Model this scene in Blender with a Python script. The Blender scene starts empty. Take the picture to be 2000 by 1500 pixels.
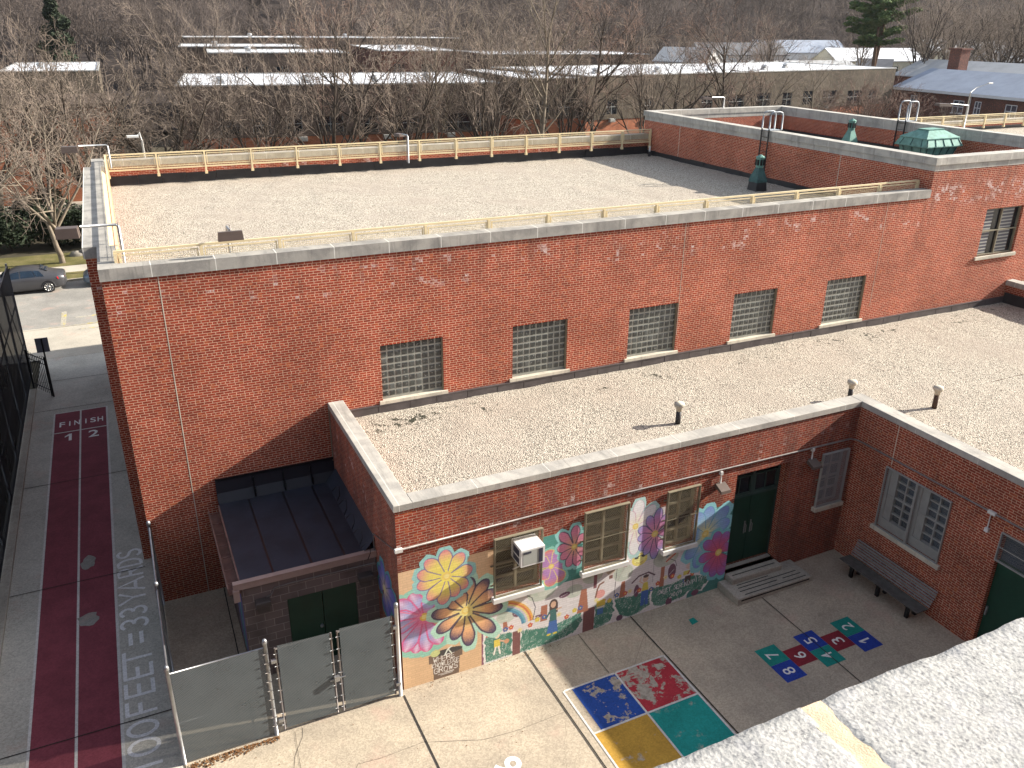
import bpy, bmesh, math, random
import numpy as np
from mathutils import Vector, Matrix, noise as mnoise
R = math.radians
rnd = random.Random(7)
scene = bpy.context.scene
COL = scene.collection

# ------------------------------------------------------------------ colours and materials
def lin(h):
    h = h.lstrip('#')
    c = [int(h[i:i+2], 16)/255 for i in (0, 2, 4)]
    return tuple(x/12.92 if x <= .04045 else ((x+.055)/1.055)**2.4 for x in c)
def c4(c):
    if isinstance(c, str): c = lin(c)
    return (c[0], c[1], c[2], 1.0)

class NT:
    """small node-tree writer: a socket given as a value is linked"""
    def __init__(s, name):
        s.m = bpy.data.materials.new(name); s.m.use_nodes = True
        s.t = s.m.node_tree; s.t.nodes.clear()
        s.out = s.t.nodes.new('ShaderNodeOutputMaterial')
    def n(s, typ, ins=None, **props):
        nd = s.t.nodes.new('ShaderNode'+typ)
        for k, v in props.items(): setattr(nd, k, v)
        for k, v in (ins or {}).items():
            sk = nd.inputs[k]
            if isinstance(v, bpy.types.NodeSocket): s.t.links.new(v, sk)
            elif isinstance(v, bpy.types.Node): s.t.links.new(v.outputs[0], sk)
            else:
                if sk.type == 'RGBA': v = c4(v)
                sk.default_value = v
        return nd
    def uv(s): return s.n('UVMap').outputs[0]
    def obj(s): return s.n('TexCoord').outputs['Object']
    def sep(s, v):
        return s.n('SeparateXYZ', {0: v}).outputs
    def math(s, op, a, b=0.0, c=None, clamp=False):
        d = {0: a, 1: b}
        if c is not None: d[2] = c
        return s.n('Math', d, operation=op, use_clamp=clamp).outputs[0]
    def noise(s, v, scale, detail=4, rough=.55, dist=0.0):
        return s.n('TexNoise', {'Vector': v, 'Scale': scale, 'Detail': detail, 'Roughness': rough, 'Distortion': dist}).outputs[0]
    def mapv(s, v, sc=(1, 1, 1), loc=(0, 0, 0), rot=(0, 0, 0)):
        return s.n('Mapping', {0: v, 1: loc, 2: rot, 3: sc}).outputs[0]
    def mr(s, v, a, b, lo=0.0, hi=1.0, smooth=True):
        nd = s.n('MapRange', {0: v, 1: a, 2: b, 3: lo, 4: hi}, clamp=True)
        if smooth: nd.interpolation_type = 'SMOOTHSTEP'
        return nd.outputs[0]
    def mix(s, f, a, b, blend='MIX'):
        nd = s.n('Mix', {0: f, 6: a, 7: b}, data_type='RGBA', blend_type=blend, clamp_factor=True)
        return nd.outputs[2]
    def ramp(s, f, stops):
        nd = s.n('ValToRGB', {0: f}); r = nd.color_ramp
        r.elements[0].position, r.elements[0].color = stops[0][0], c4(stops[0][1])
        r.elements[1].position, r.elements[1].color = stops[-1][0], c4(stops[-1][1])
        for p, c in stops[1:-1]:
            e = r.elements.new(p); e.color = c4(c)
        return nd.outputs[0]
    def bump(s, h, strength=.4, dist=.02):
        return s.n('Bump', {'Height': h, 'Strength': strength, 'Distance': dist}).outputs[0]
    def bsdf(s, col, rough=.8, bump=None, metal=0.0, spec=.3, **ex):
        d = {'Base Color': col, 'Roughness': rough, 'Metallic': metal, 'Specular IOR Level': spec}
        if bump is not None: d['Normal'] = bump
        d.update(ex)
        return s.n('BsdfPrincipled', d).outputs[0]
    def done(s, sh):
        s.t.links.new(sh, s.out.inputs[0]); return s.m

def plain(name, col, rough=.6, metal=0.0, spec=.4, var=.25, scale=3.0, bump=.0):
    t = NT(name); o = t.obj()
    f = t.noise(o, scale, 6, .65)
    c = t.mix(t.mr(f, .3, .75), col, tuple(x*(1-var) for x in c4(col)[:3]))
    b = t.bump(t.noise(o, scale*12, 3), bump, .01) if bump else None
    return t.done(t.bsdf(c, rough, b, metal, spec))

def brick_mat(name, bands=(), tint=1.0, soot=0.0, ethr=.575, c1=(.315, .054, .026), c2=(.235, .040, .022), mortar=(.60, .39, .27)):
    """common-bond brick in metres of UV; bands = list of (z centre, half width, amount) of salt bloom"""
    t = NT(name); uv = t.uv()
    br = t.n('TexBrick', {'Vector': uv, 'Color1': c1, 'Color2': c2, 'Mortar': mortar, 'Scale': 1.0, 'Mortar Size': .0078, 'Mortar Smooth': .15,
             'Bias': -.1, 'Brick Width': .2032, 'Row Height': .0677}, offset=.5, offset_frequency=2, squash=.55, squash_frequency=6)
    snap = t.n('VectorMath', {0: uv, 1: (.1016, .0677, 1)}, operation='SNAP').outputs[0]
    wn = t.n('TexWhiteNoise', {0: snap}, noise_dimensions='2D').outputs[0]
    col = br.outputs[0]
    v1 = t.mr(wn, 0, 1, .84, 1.16, False)
    col = t.mix(1.0, col, t.n('CombineColor', {0: v1, 1: v1, 2: v1}).outputs[0], 'MULTIPLY')
    big = t.noise(uv, .55, 6, .62)
    g = t.mr(big, .3, .7, .80*tint, 1.15*tint)
    col = t.mix(1.0, col, t.n('CombineColor', {0: g, 1: g, 2: g}).outputs[0], 'MULTIPLY')
    # odd orange bricks
    odd = t.mr(wn, .955, .96, 0, .55, False)
    col = t.mix(odd, col, (.40, .12, .05))
    z = t.sep(uv)[1]
    if soot:
        s_ = t.math('MULTIPLY', t.mr(t.noise(t.mapv(uv, (2.2, .5, 1)), 1.0, 5), .38, .62), soot)
        col = t.mix(s_, col, (.07, .045, .04))
    for zc, hw, amt in bands:
        d = t.math('ABSOLUTE', t.math('SUBTRACT', z, zc))
        band = t.mr(d, hw, hw*.25, 0, 1)
        pn = t.noise(snap, 1.9, 4, .65)
        patch = t.mr(pn, ethr, ethr+.055)
        m = t.math('MULTIPLY', band, patch)
        m = t.math('MULTIPLY', m, t.mr(wn, .30, .75, .1, 1))
        m = t.math('MULTIPLY', m, amt)
        m = t.math('MULTIPLY', m, t.mr(t.noise(uv, 22, 3), .35, .6))
        col = t.mix(m, col, (.60, .50, .47))
    if bands and bands[0][0] > 5:      # weathering runs below the coping
        zz = t.mr(z, 7.4, 9.0, 0, 1); run = t.mr(t.noise(t.mapv(uv, (3.2, .22, 1)), 1.0, 5, .65), .44, .68)
        col = t.mix(t.math('MULTIPLY', t.math('MULTIPLY', zz, run), .38), col, (.085, .045, .034))
    h = t.math('SUBTRACT', 1.0, br.outputs[1])
    h = t.math('ADD', h, t.math('MULTIPLY', t.noise(uv, 60, 2), .35))
    return t.done(t.bsdf(col, .88, t.bump(h, .55, .008), spec=.2))

def stone_mat(name, col=(.355, .335, .30), dark=(.22, .21, .195), joint=1.42, off=0.0, jw=.022, jc=(.62, .60, .55), rotw=False):
    t = NT(name); uv = t.uv(); o = t.sep(uv)
    f = t.noise(uv, 1.3, 7, .62, .3)
    c = t.mix(t.mr(f, .36, .66), col, dark)
    st = t.noise(t.mapv(uv, (6, .6, 1)), 1.0, 5, .7)
    c = t.mix(t.mr(st, .5, .72, 0, .55), c, tuple(x*.55 for x in dark))
    c = t.mix(t.mr(t.noise(uv, 45, 3), .55, .75, 0, .4), c, tuple(min(1, x*1.35) for x in col))
    if joint:
        for axis in (0,):
            m = t.math('PINGPONG', t.math('ADD', o[axis], off), joint/2)
            jm = t.mr(m, jw*.5, jw*.42, 0, 1, False)
            c = t.mix(jm, c, jc)
    return t.done(t.bsdf(c, .85, t.bump(t.noise(uv, 90, 3), .25, .006), spec=.25))

def gravel_mat(name, light=(.60, .535, .435), darkc=(.19, .165, .14), scale=32, moss=None):
    t = NT(name); uv = t.uv()
    vo = t.n('TexVoronoi', {'Vector': uv, 'Scale': scale, 'Randomness': 1.0}, feature='F1')
    vc = t.sep(t.n('VectorMath', {0: vo.outputs['Color']}, operation='ABSOLUTE').outputs[0])[0]
    c = t.ramp(vc, [(0, darkc), (.22, tuple(x*.72 for x in light)), (.5, light), (.8, (.74, .67, .56)), (1, (.42, .34, .28))])
    ed = t.mr(vo.outputs['Distance'], .35, .75, 1, .45)
    c = t.mix(1.0, c, t.n('CombineColor', {0: ed, 1: ed, 2: ed}).outputs[0], 'MULTIPLY')
    n1 = t.noise(uv, .32, 6, .62)
    c = t.mix(t.mr(n1, .42, .66, 0, .5), c, (.37, .315, .26))
    n4 = t.noise(t.mapv(uv, (.35, 1.1, 1), (9, 3, 0)), .55, 6, .7, .6)
    c = t.mix(t.mr(n4, .58, .72, 0, .4), c, (.30, .265, .22))
    n3 = t.noise(t.mapv(uv, (1.2, .5, 1)), .8, 5, .6)
    c = t.mix(t.mr(n3, .56, .74, 0, .35), c, (.40, .35, .30))
    # scattered dark stones and bald patches
    n2 = t.noise(uv, 1.6, 8, .72)
    c = t.mix(t.mr(n2, .69, .715, 0, .8), c, (.035, .033, .03))
    if moss:
        y = t.sep(uv)[1]
        band = t.mr(t.math('ABSOLUTE', t.math('SUBTRACT', y, moss[0])), moss[1], moss[1]*.3, 0, 1)
        mm = t.mr(t.math('ADD', t.noise(uv, 3.2, 7, .75), t.math('MULTIPLY', t.noise(uv, .45, 2), .5)), .845, .87)
        c = t.mix(t.math('MULTIPLY', t.math('MULTIPLY', band, mm), .92), c, (.03, .032, .022))
    return t.done(t.bsdf(c, .95, t.bump(vo.outputs['Distance'], .9, .025), spec=.15))

def concrete_mat(name, col=(.46, .39, .295), dark=(.34, .29, .225), speck=.5, blot=.45):
    t = NT(name); uv = t.uv()
    f = t.noise(uv, .42, 8, .64, .2)
    c = t.mix(t.mr(f, .36, .68), col, dark)
    vo = t.n('TexVoronoi', {'Vector': uv, 'Scale': 30.0}, feature='F1')
    vc = t.sep(vo.outputs['Color'])[0]
    g = t.mr(vc, 0, 1, 1-.34*speck, 1+.34*speck, False)
    c = t.mix(1.0, c, t.n('CombineColor', {0: g, 1: g, 2: g}).outputs[0], 'MULTIPLY')
    b = t.noise(uv, 1.7, 6, .7)
    c = t.mix(t.mr(b, .55, .78, 0, blot), c, tuple(x*.55 for x in dark))
    pk = t.noise(t.mapv(uv, (1, 1, 1), (31, 7, 0)), .9, 5, .6)
    c = t.mix(t.mr(pk, .54, .72, 0, .35), c, (.50, .33, .26))
    # hairline cracks
    d = t.noise(uv, 1.1, 4)
    wob = t.n('VectorMath', {0: uv, 1: t.n('CombineXYZ', {0: d, 1: d}).outputs[0]}, operation='ADD').outputs[0]
    cr = t.n('TexVoronoi', {'Vector': wob, 'Scale': .28}, feature='DISTANCE_TO_EDGE').outputs[0]
    c = t.mix(t.mr(cr, .0018, .0006, 0, .30), c, (.08, .07, .06))
    return t.done(t.bsdf(c, .9, t.bump(vc, .35, .006), spec=.2))

def paint_mat(name, col, under=(.42, .37, .30), wear=(.7, .72), scale=2.2, soft=False, var=.2, fine=.0):
    """paint on concrete with worn-through patches"""
    t = NT(name); uv = t.uv()
    n0 = t.noise(uv, scale, 7, .68, .25)
    base = t.mix(t.mr(t.noise(uv, 1.1, 6, .65), .35, .7), col, tuple(x*(1-var) for x in c4(col)[:3]))
    vo = t.n('TexVoronoi', {'Vector': uv, 'Scale': 30.0}, feature='F1')
    g = t.mr(t.sep(vo.outputs['Color'])[0], 0, 1, .86, 1.12, False)
    base = t.mix(1.0, base, t.n('CombineColor', {0: g, 1: g, 2: g}).outputs[0], 'MULTIPLY')
    u = t.mix(t.mr(t.noise(uv, 9, 4), .4, .7), under, tuple(x*.6 for x in under))
    m = t.mr(n0, wear[0], wear[1])
    if fine: m = t.math('MAXIMUM', m, t.mr(t.noise(uv, 30, 4, .7), .72-fine, .75-fine, 0, .8))
    return t.done(t.bsdf(t.mix(m, base, u), .82, t.bump(t.sep(vo.outputs['Color'])[1], .2, .005), spec=.25))

def mesh_mat(name, col, period=.05, cover=.35, diag=True, rough=.6, base_alpha=0.0, metal=0.0):
    """woven or welded wire: holes are see-through"""
    t = NT(name); o = t.sep(t.uv())
    if diag:
        a = t.math('ADD', o[0], o[1]); b = t.math('SUBTRACT', o[0], o[1])
    else: a, b = o[0], o[1]
    pa = t.math('PINGPONG', a, period/2); pb = t.math('PINGPONG', b, period/2)
    w = period/2*(1-math.sqrt(max(0, 1-cover)))
    m = t.math('LESS_THAN', t.math('MINIMUM', pa, pb), w)
    if base_alpha: m = t.math('MAXIMUM', m, base_alpha)
    sh = t.n('MixShader', {0: m, 1: t.n('BsdfTransparent').outputs[0], 2: t.bsdf(col, rough, metal=metal)}).outputs[0]
    return t.done(sh)

MT = {}
def build_materials():
    M = MT
    M['brick_gym'] = brick_mat('brick_gym', [(8.42, .55, .95), (8.75, .3, .6)])
    M['brick_low'] = brick_mat('brick_low', [(4.15, .45, .7), (3.7, .4, .35)], tint=.93, soot=.42, mortar=(.44, .30, .22))
    M['brick_court'] = brick_mat('brick_court', [], tint=.95, soot=.15)
    M['brick_pent'] = brick_mat('brick_pent', [(9.15, .55, 1.0)], ethr=.50); M['brick_plain'] = brick_mat('brick_plain', [])
    M['brick_orange'] = brick_mat('brick_orange', [], tint=1.1, c1=(.30, .105, .055), c2=(.22, .075, .042), mortar=(.36, .2, .12))
    M['brick_brown'] = brick_mat('brick_brown', [], tint=.8, c1=(.16, .06, .045), c2=(.11, .045, .035), mortar=(.2, .13, .1))
    M['coping'] = stone_mat('limestone_coping', joint=1.45, off=.35)
    M['coping_low'] = stone_mat('limestone_coping_low', (.44, .415, .37), (.30, .285, .26), joint=1.83, off=.4, jw=.014)
    M['limestone'] = stone_mat('limestone_band', (.50, .44, .34), (.36, .32, .25), joint=1.3, jw=.012, jc=(.3, .28, .24))
    M['sill'] = stone_mat('limestone_sill', (.58, .53, .43), (.38, .35, .29), joint=0)
    M['gravel'] = gravel_mat('roof_gravel', moss=None)
    M['gravel_low'] = gravel_mat('roof_gravel_low', light=(.56, .505, .415), moss=(-.80, .6), scale=33)
    M['concrete'] = concrete_mat('courtyard_concrete')
    M['alley'] = concrete_mat('alley_concrete', (.50, .475, .41), (.38, .36, .31), .5, .25)
    M['step'] = concrete_mat('step_concrete', (.42, .385, .32), (.28, .26, .22), .4, .35)
    M['walk'] = concrete_mat('pale_sidewalk', (.45, .41, .34), (.36, .33, .275), .3, .1)
    M['street'] = concrete_mat('worn_asphalt', (.30, .285, .255), (.22, .21, .19), .4, .3)
    t = NT('near_parapet_stone'); uv = t.obj()
    n1 = t.noise(uv, 120, 5, .7); n2 = t.noise(uv, 26, 4, .6)
    vo = t.n('TexVoronoi', {'Vector': uv, 'Scale': 130.0}, feature='F1').outputs[0]
    c = t.ramp(n1, [(.30, (.12, .115, .12)), (.42, (.28, .275, .265)), (.53, (.37, .36, .34)), (.75, (.47, .455, .425))])
    c = t.mix(t.mr(n2, .45, .7, 0, .35), c, (.40, .39, .40))
    c = t.mix(t.mr(t.noise(uv, 7, 5, .6), .735, .75, 0, .7), c, (.55, .08, .06))
    M['near_stone'] = t.done(t.bsdf(c, .9, t.bump(t.math('ADD', n1, t.math('MULTIPLY', vo, .7)), .4, .005), spec=.25))
    M['near_joint'] = plain('sand_mortar', (.62, .48, .33), .95, bump=.3, scale=20)
    M['flash'] = plain('tar_flashing', (.030, .028, .030), .55, var=.4, scale=2)
    M['flash_brown'] = plain('lead_flashing', (.10, .085, .085), .5, var=.4, scale=2)
    t = NT('membrane_roof'); uv = t.uv()
    c = t.mix(t.mr(t.noise(uv, 1.2, 6, .6), .35, .7), (.024, .031, .048), (.015, .020, .031))
    c = t.mix(t.mr(t.noise(uv, 8, 4, .7), .62, .72, 0, .35), c, (.10, .10, .11))
    M['membrane'] = t.done(t.bsdf(c, .6, spec=.35))
    M['upturn'] = plain('black_blue_upturn', (.012, .013, .020), .55)
    M['tar'] = plain('tar_seam', (.008, .008, .01), .35)
    M['cream'] = plain('cream_rail_paint', (.70, .575, .35), .5, var=.12, scale=1.5)
    M['cream_mesh'] = mesh_mat('cream_wire_mesh', (.66, .545, .34), .05, .30, False)
    M['galv'] = plain('galvanised_pipe', (.42, .43, .44), .42, .75, var=.3, scale=4)
    M['galv_dull'] = plain('weathered_pipe', (.25, .225, .215), .5, .4, var=.35, scale=6)
    M['bluesteel'] = plain('grey_ladder_paint', (.36, .385, .41), .5, .2)
    M['white_pipe'] = plain('white_painted_pipe', (.66, .65, .62), .5, var=.15)
    M['bronze'] = plain('bronze_lamp_metal', (.115, .085, .072), .5, .2, var=.2)
    M['copper'] = plain('verdigris_copper', (.15, .32, .27), .7, .1, var=.45, scale=4)
    M['copper_dark'] = plain('dark_verdigris', (.055, .125, .12), .7, .1, var=.5, scale=4)
    M['black'] = plain('black_iron', (.012, .012, .014), .5, .2)
    M['green_door'] = plain('dark_green_door_paint', (.008, .050, .030), .38, var=.35, scale=1.5)
    M['green_trim'] = plain('green_trim_paint', (.035, .075, .065), .5, var=.3)
    M['dark_glass'] = plain('dark_window_glass', (.012, .016, .022), .08, spec=.6, var=.5, scale=.8)
    M['blue_glass'] = plain('blue_grey_window_glass', (.05, .07, .10), .12, spec=.6, var=.5, scale=.8)
    M['frame_grey'] = plain('grey_window_frame', (.33, .33, .31), .6, var=.2)
    M['frame_tan'] = plain('tan_window_frame', (.24, .21, .145), .6, var=.3)
    M['guard'] = mesh_mat('window_guard_wire', (.30, .255, .17), .045, .24, True)
    M['guard_grey'] = mesh_mat('grey_guard_wire', (.30, .30, .285), .045, .15, True)
    M['guard_fine'] = mesh_mat('fine_guard_screen', (.34, .345, .35), .03, .55, True)
    t = NT('fence_fabric'); o = t.sep(t.uv()); uv = t.uv()
    pa = t.math('PINGPONG', t.math('ADD', o[0], o[1]), .0225); pb = t.math('PINGPONG', t.math('SUBTRACT', o[0], o[1]), .0225)
    wire = t.math('LESS_THAN', t.math('MINIMUM', pa, pb), .0045)
    c = t.mix(t.mr(t.noise(uv, 1.4, 5), .35, .7), (.10, .122, .136), (.072, .089, .10))
    c = t.mix(wire, c, (.17, .19, .195))
    al = t.math('MAXIMUM', wire, .76)
    sh = t.n('MixShader', {0: al, 1: t.n('BsdfTransparent').outputs[0], 2: t.bsdf(c, .7, spec=.2)}).outputs[0]
    M['fabric'] = t.done(sh)
    t = NT('dark_fence_fabric'); uv = t.uv()
    c = t.mix(t.mr(t.noise(uv, .9, 5), .35, .7), (.012, .014, .024), (.024, .026, .034))
    sh = t.n('MixShader', {0: .90, 1: t.n('BsdfTransparent').outputs[0], 2: t.bsdf(c, .9, spec=.05)}).outputs[0]
    M['dark_fabric'] = t.done(sh)
    M['maroon'] = paint_mat('maroon_track_paint', (.235, .052, .070), under=(.30, .28, .24), wear=(.80, .83), scale=1.2, var=.25)
    M['white_paint'] = paint_mat('white_line_paint', (.62, .60, .56), wear=(.66, .72), scale=5, var=.12, fine=.06)
    M['grey_paint'] = paint_mat('worn_white_lettering', (.80, .79, .77), wear=(.80, .86), scale=5, var=.12)
    M['white_digit'] = paint_mat('fresh_white_digit', (.74, .73, .70), wear=(.85, .9), var=.08)
    M['h_teal'] = paint_mat('teal_square_paint', (.012, .235, .195), wear=(.80, .84), var=.15)
    M['h_blue'] = paint_mat('blue_square_paint', (.018, .048, .30), wear=(.80, .84), var=.15)
    M['h_red'] = paint_mat('red_square_paint', (.235, .022, .035), wear=(.80, .84), var=.15)
    M['q_blue'] = paint_mat('worn_blue_paint', (.02, .075, .33), wear=(.535, .555), scale=2.0)
    M['q_red'] = paint_mat('worn_red_paint', (.42, .035, .05), wear=(.505, .53), scale=2.0)
    M['q_yellow'] = paint_mat('worn_yellow_paint', (.50, .29, .045), wear=(.60, .66), scale=1.4, fine=.03)
    M['q_teal'] = paint_mat('worn_teal_paint', (.012, .27, .24), wear=(.56, .66), scale=1.3)
    M['yellow_curb'] = paint_mat('faded_yellow_paint', (.55, .43, .10), under=(.40, .37, .31), wear=(.38, .50), scale=3)
    M['joint'] = plain('joint_tar', (.030, .027, .024), .9)
    M['block_wall'] = None
    t = NT('painted_block_wall'); uv = t.uv()
    br = t.n('TexBrick', {'Vector': uv, 'Color1': (.185, .142, .13), 'Color2': (.145, .112, .105), 'Mortar': (.34, .285, .265), 'Scale': 1.0,
             'Mortar Size': .0065, 'Mortar Smooth': .2, 'Brick Width': .406, 'Row Height': .203}, offset=.5, offset_frequency=2, squash=1.0)
    c = t.mix(t.mr(t.noise(uv, 1.1, 6, .6), .45, .7, 0, .6), br.outputs[0], (.075, .06, .055))
    M['block_wall'] = t.done(t.bsdf(c, .85, t.bump(t.math('SUBTRACT', 1.0, br.outputs[1]), .5, .01), spec=.2))
    M['fascia'] = plain('pink_tan_fascia', (.38, .27, .235), .6, var=.15)
    M['gutter'] = plain('rusty_gutter', (.22, .135, .115), .6, .2, var=.5, scale=3)
    t = NT('glass_block'); uv = t.uv(); o = t.obj()
    sn = t.n('VectorMath', {0: uv, 1: (.2033, .2056, 1)}, operation='SNAP').outputs[0]
    wn = t.n('TexWhiteNoise', {0: sn}, noise_dimensions='2D').outputs[0]
    c = t.mix(wn, (.055, .060, .055), (.030, .033, .034))
    c = t.mix(t.mr(t.noise(uv, 14, 3, .6), .60, .68, 0, .6), c, (.40, .40, .37)); c = t.mix(t.mr(wn, .86, .90, 0, .55), c, (.14, .15, .14))  # pale flecks and lighter blocks: highlights and glints painted into the glass colour
    M['glass_block'] = t.done(t.bsdf(c, .22, t.bump(t.noise(uv, 9, 2), .25, .03), spec=.6))
    M['block_mortar'] = plain('glass_block_mortar', (.31, .31, .27), .8, var=.25, scale=5)
    M['ac_white'] = plain('white_appliance_paint', (.72, .71, .69), .45, var=.08)
    t = NT('grille'); o = t.sep(t.uv())
    m = t.math('LESS_THAN', t.math('PINGPONG', o[0], .011), .004)
    M['ac_grille'] = t.done(t.bsdf(t.mix(m, (.46, .48, .44), (.22, .22, .22)), .5))
    M['ac_dark'] = plain('dark_plastic', (.05, .05, .075), .4)
    # distance things
    t = NT('tan_shingle_wall'); uv = t.uv()
    br = t.n('TexBrick', {'Vector': t.mapv(uv, (1, 1, 1), (0, 0, 0), (0, 0, R(38))), 'Color1': (.125, .102, .076), 'Color2': (.078, .063, .050), 'Mortar': (.042, .035, .03), 'Scale': 1.0,
             'Mortar Size': .012, 'Brick Width': .45, 'Row Height': .26}, offset=.5, squash=1.0)
    c = t.mix(t.mr(t.noise(uv, .35, 4), .4, .7, 0, .5), br.outputs[0], (.145, .122, .094))
    M['shingle_tan'] = t.done(t.bsdf(c, .9, spec=.1))
    t = NT('brown_shingle_wall'); uv = t.uv()
    br = t.n('TexBrick', {'Vector': uv, 'Color1': (.125, .094, .077), 'Color2': (.09, .069, .058), 'Mortar': (.05, .04, .034), 'Scale': 1.0,
             'Mortar Size': .012, 'Brick Width': .4, 'Row Height': .24}, offset=.5, squash=1.0)
    M['shingle_brown'] = t.done(t.bsdf(t.mix(t.mr(t.noise(uv, .3, 4), .4, .7, 0, .4), br.outputs[0], (.13, .10, .08)), .9, spec=.1))
    M['white_roof'] = plain('white_roof_membrane', (.74, .76, .80), .6, var=.22, scale=.35)
    M['roof_edge'] = plain('pale_roof_edge', (.40, .40, .39), .6)
    M['blue_roof'] = plain('slate_blue_shingle_roof', (.27, .31, .385), .75, var=.2, scale=.5)
    M['grey_roof'] = plain('pale_grey_shingle_roof', (.40, .41, .42), .8, var=.25, scale=.4)
    M['dark_roof'] = plain('dark_grey_shingle_roof', (.15, .155, .17), .8, var=.25, scale=.4)
    M['cream_siding'] = plain('cream_siding', (.58, .54, .42), .7, var=.1)
    M['white_trim'] = plain('white_trim', (.62, .62, .62), .6, var=.1)
    t = NT('bark'); o = t.obj()
    c = t.mix(t.mr(t.noise(t.mapv(o, (6, 6, 1.2)), 1.5, 5, .65), .35, .65), (.088, .070, .057), (.040, .033, .028))
    M['bark'] = t.done(t.bsdf(c, .95, spec=.1))
    M['bark_pale'] = plain('pale_bark', (.235, .195, .15), .95, spec=.1, var=.45, scale=3)
    M['twig'] = plain('bare_twigs', (.30, .24, .195), .9, spec=.1, var=.5, scale=.6)
    M['twig_red'] = plain('reddish_bare_twigs', (.27, .185, .15), .9, spec=.1, var=.45, scale=.6)
    M['twig_dark'] = plain('dark_bare_twigs', (.18, .145, .12), .9, spec=.1, var=.5, scale=.6)
    M['twig_far'] = plain('far_bare_twigs', (.135, .110, .098), .9, spec=.05, var=.4, scale=.1)
    t = NT('pine_needles'); o = t.obj()
    M['needles'] = t.done(t.bsdf(t.mix(t.mr(t.noise(o, .9, 4), .35, .7), (.06, .115, .035), (.15, .19, .06)), .8, spec=.2))
    M['needles_dark'] = plain('dark_evergreen_leaves', (.022, .036, .014), .8, var=.5, scale=1.2)
    t = NT('winter_grass'); uv = t.uv()
    c = t.ramp(t.noise(uv, .55, 8, .68), [(.3, (.06, .055, .025)), (.5, (.13, .12, .045)), (.72, (.24, .19, .10))])
    c = t.mix(t.mr(t.noise(uv, 9, 4), .45, .7, 0, .5), c, (.07, .065, .03))
    M['grass'] = t.done(t.bsdf(c, .95, spec=.1))
    t = NT('leaf_litter_ground'); uv = t.uv()
    c = t.ramp(t.noise(uv, .25, 8, .7), [(.3, (.035, .034, .022)), (.55, (.075, .065, .045)), (.75, (.13, .105, .075))])
    M['ground'] = t.done(t.bsdf(c, .95, spec=.1))
    t = NT('wooded_hill_soil'); uv = t.uv()
    c = t.ramp(t.noise(uv, .06, 8, .72), [(.3, (.04, .034, .032)), (.55, (.06, .05, .046)), (.75, (.085, .072, .065))])
    M['hill'] = t.done(t.bsdf(c, 1.0, spec=.0))
    M['car_grey'] = plain('grey_car_paint', (.085, .085, .092), .28, .45, spec=.6, var=.05)
    M['car_blue'] = plain('blue_grey_car_paint', (.12, .155, .20), .28, .45, spec=.6, var=.05)
    M['car_glass'] = plain('car_window_glass', (.010, .022, .040), .06, spec=.8, var=.3)
    M['tyre'] = plain('tyre_rubber', (.012, .012, .013), .8)
    M['alloy'] = plain('alloy_rim', (.55, .54, .52), .3, .8)
    M['tail'] = plain('red_tail_lens', (.50, .012, .02), .15, spec=.7)
    M['lens'] = plain('clear_head_lens', (.45, .55, .62), .15, spec=.7)
    M['sign_back'] = plain('sign_back_aluminium', (.22, .24, .29), .5, .3)
    M['leaf'] = plain('fallen_leaf', (.20, .095, .035), .9, var=.5, scale=25)
    M['rock'] = plain('grey_boulder', (.22, .20, .17), .9, var=.4, bump=.4)
    M['wood'] = plain('bench_slat_wood', (.33, .31, .30), .75, var=.4, scale=6)
    M['wood_dark'] = plain('weathered_bench_seat', (.115, .11, .10), .85, var=.4, scale=6)
    t = NT('mural_paint'); uv = t.uv()
    at = t.n('Attribute', attribute_name='paint').outputs[0]
    br = t.n('TexBrick', {'Vector': uv, 'Color1': (1, 1, 1), 'Color2': (.90, .90, .90), 'Mortar': (.80, .78, .76), 'Scale': 1.0, 'Mortar Size': .006, 'Mortar Smooth': .3,
             'Brick Width': .2032, 'Row Height': .0677}, offset=.5, squash=.55, squash_frequency=6)
    c = t.mix(1.0, at, br.outputs[0], 'MULTIPLY')
    w = t.mr(t.noise(uv, 34, 4, .7), .62, .70, 0, .6)
    c = t.mix(w, c, (.52, .45, .40))
    M['mural'] = t.done(t.bsdf(c, .7, t.bump(t.math('SUBTRACT', 1.0, br.outputs[1]), .4, .006), spec=.25))

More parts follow.
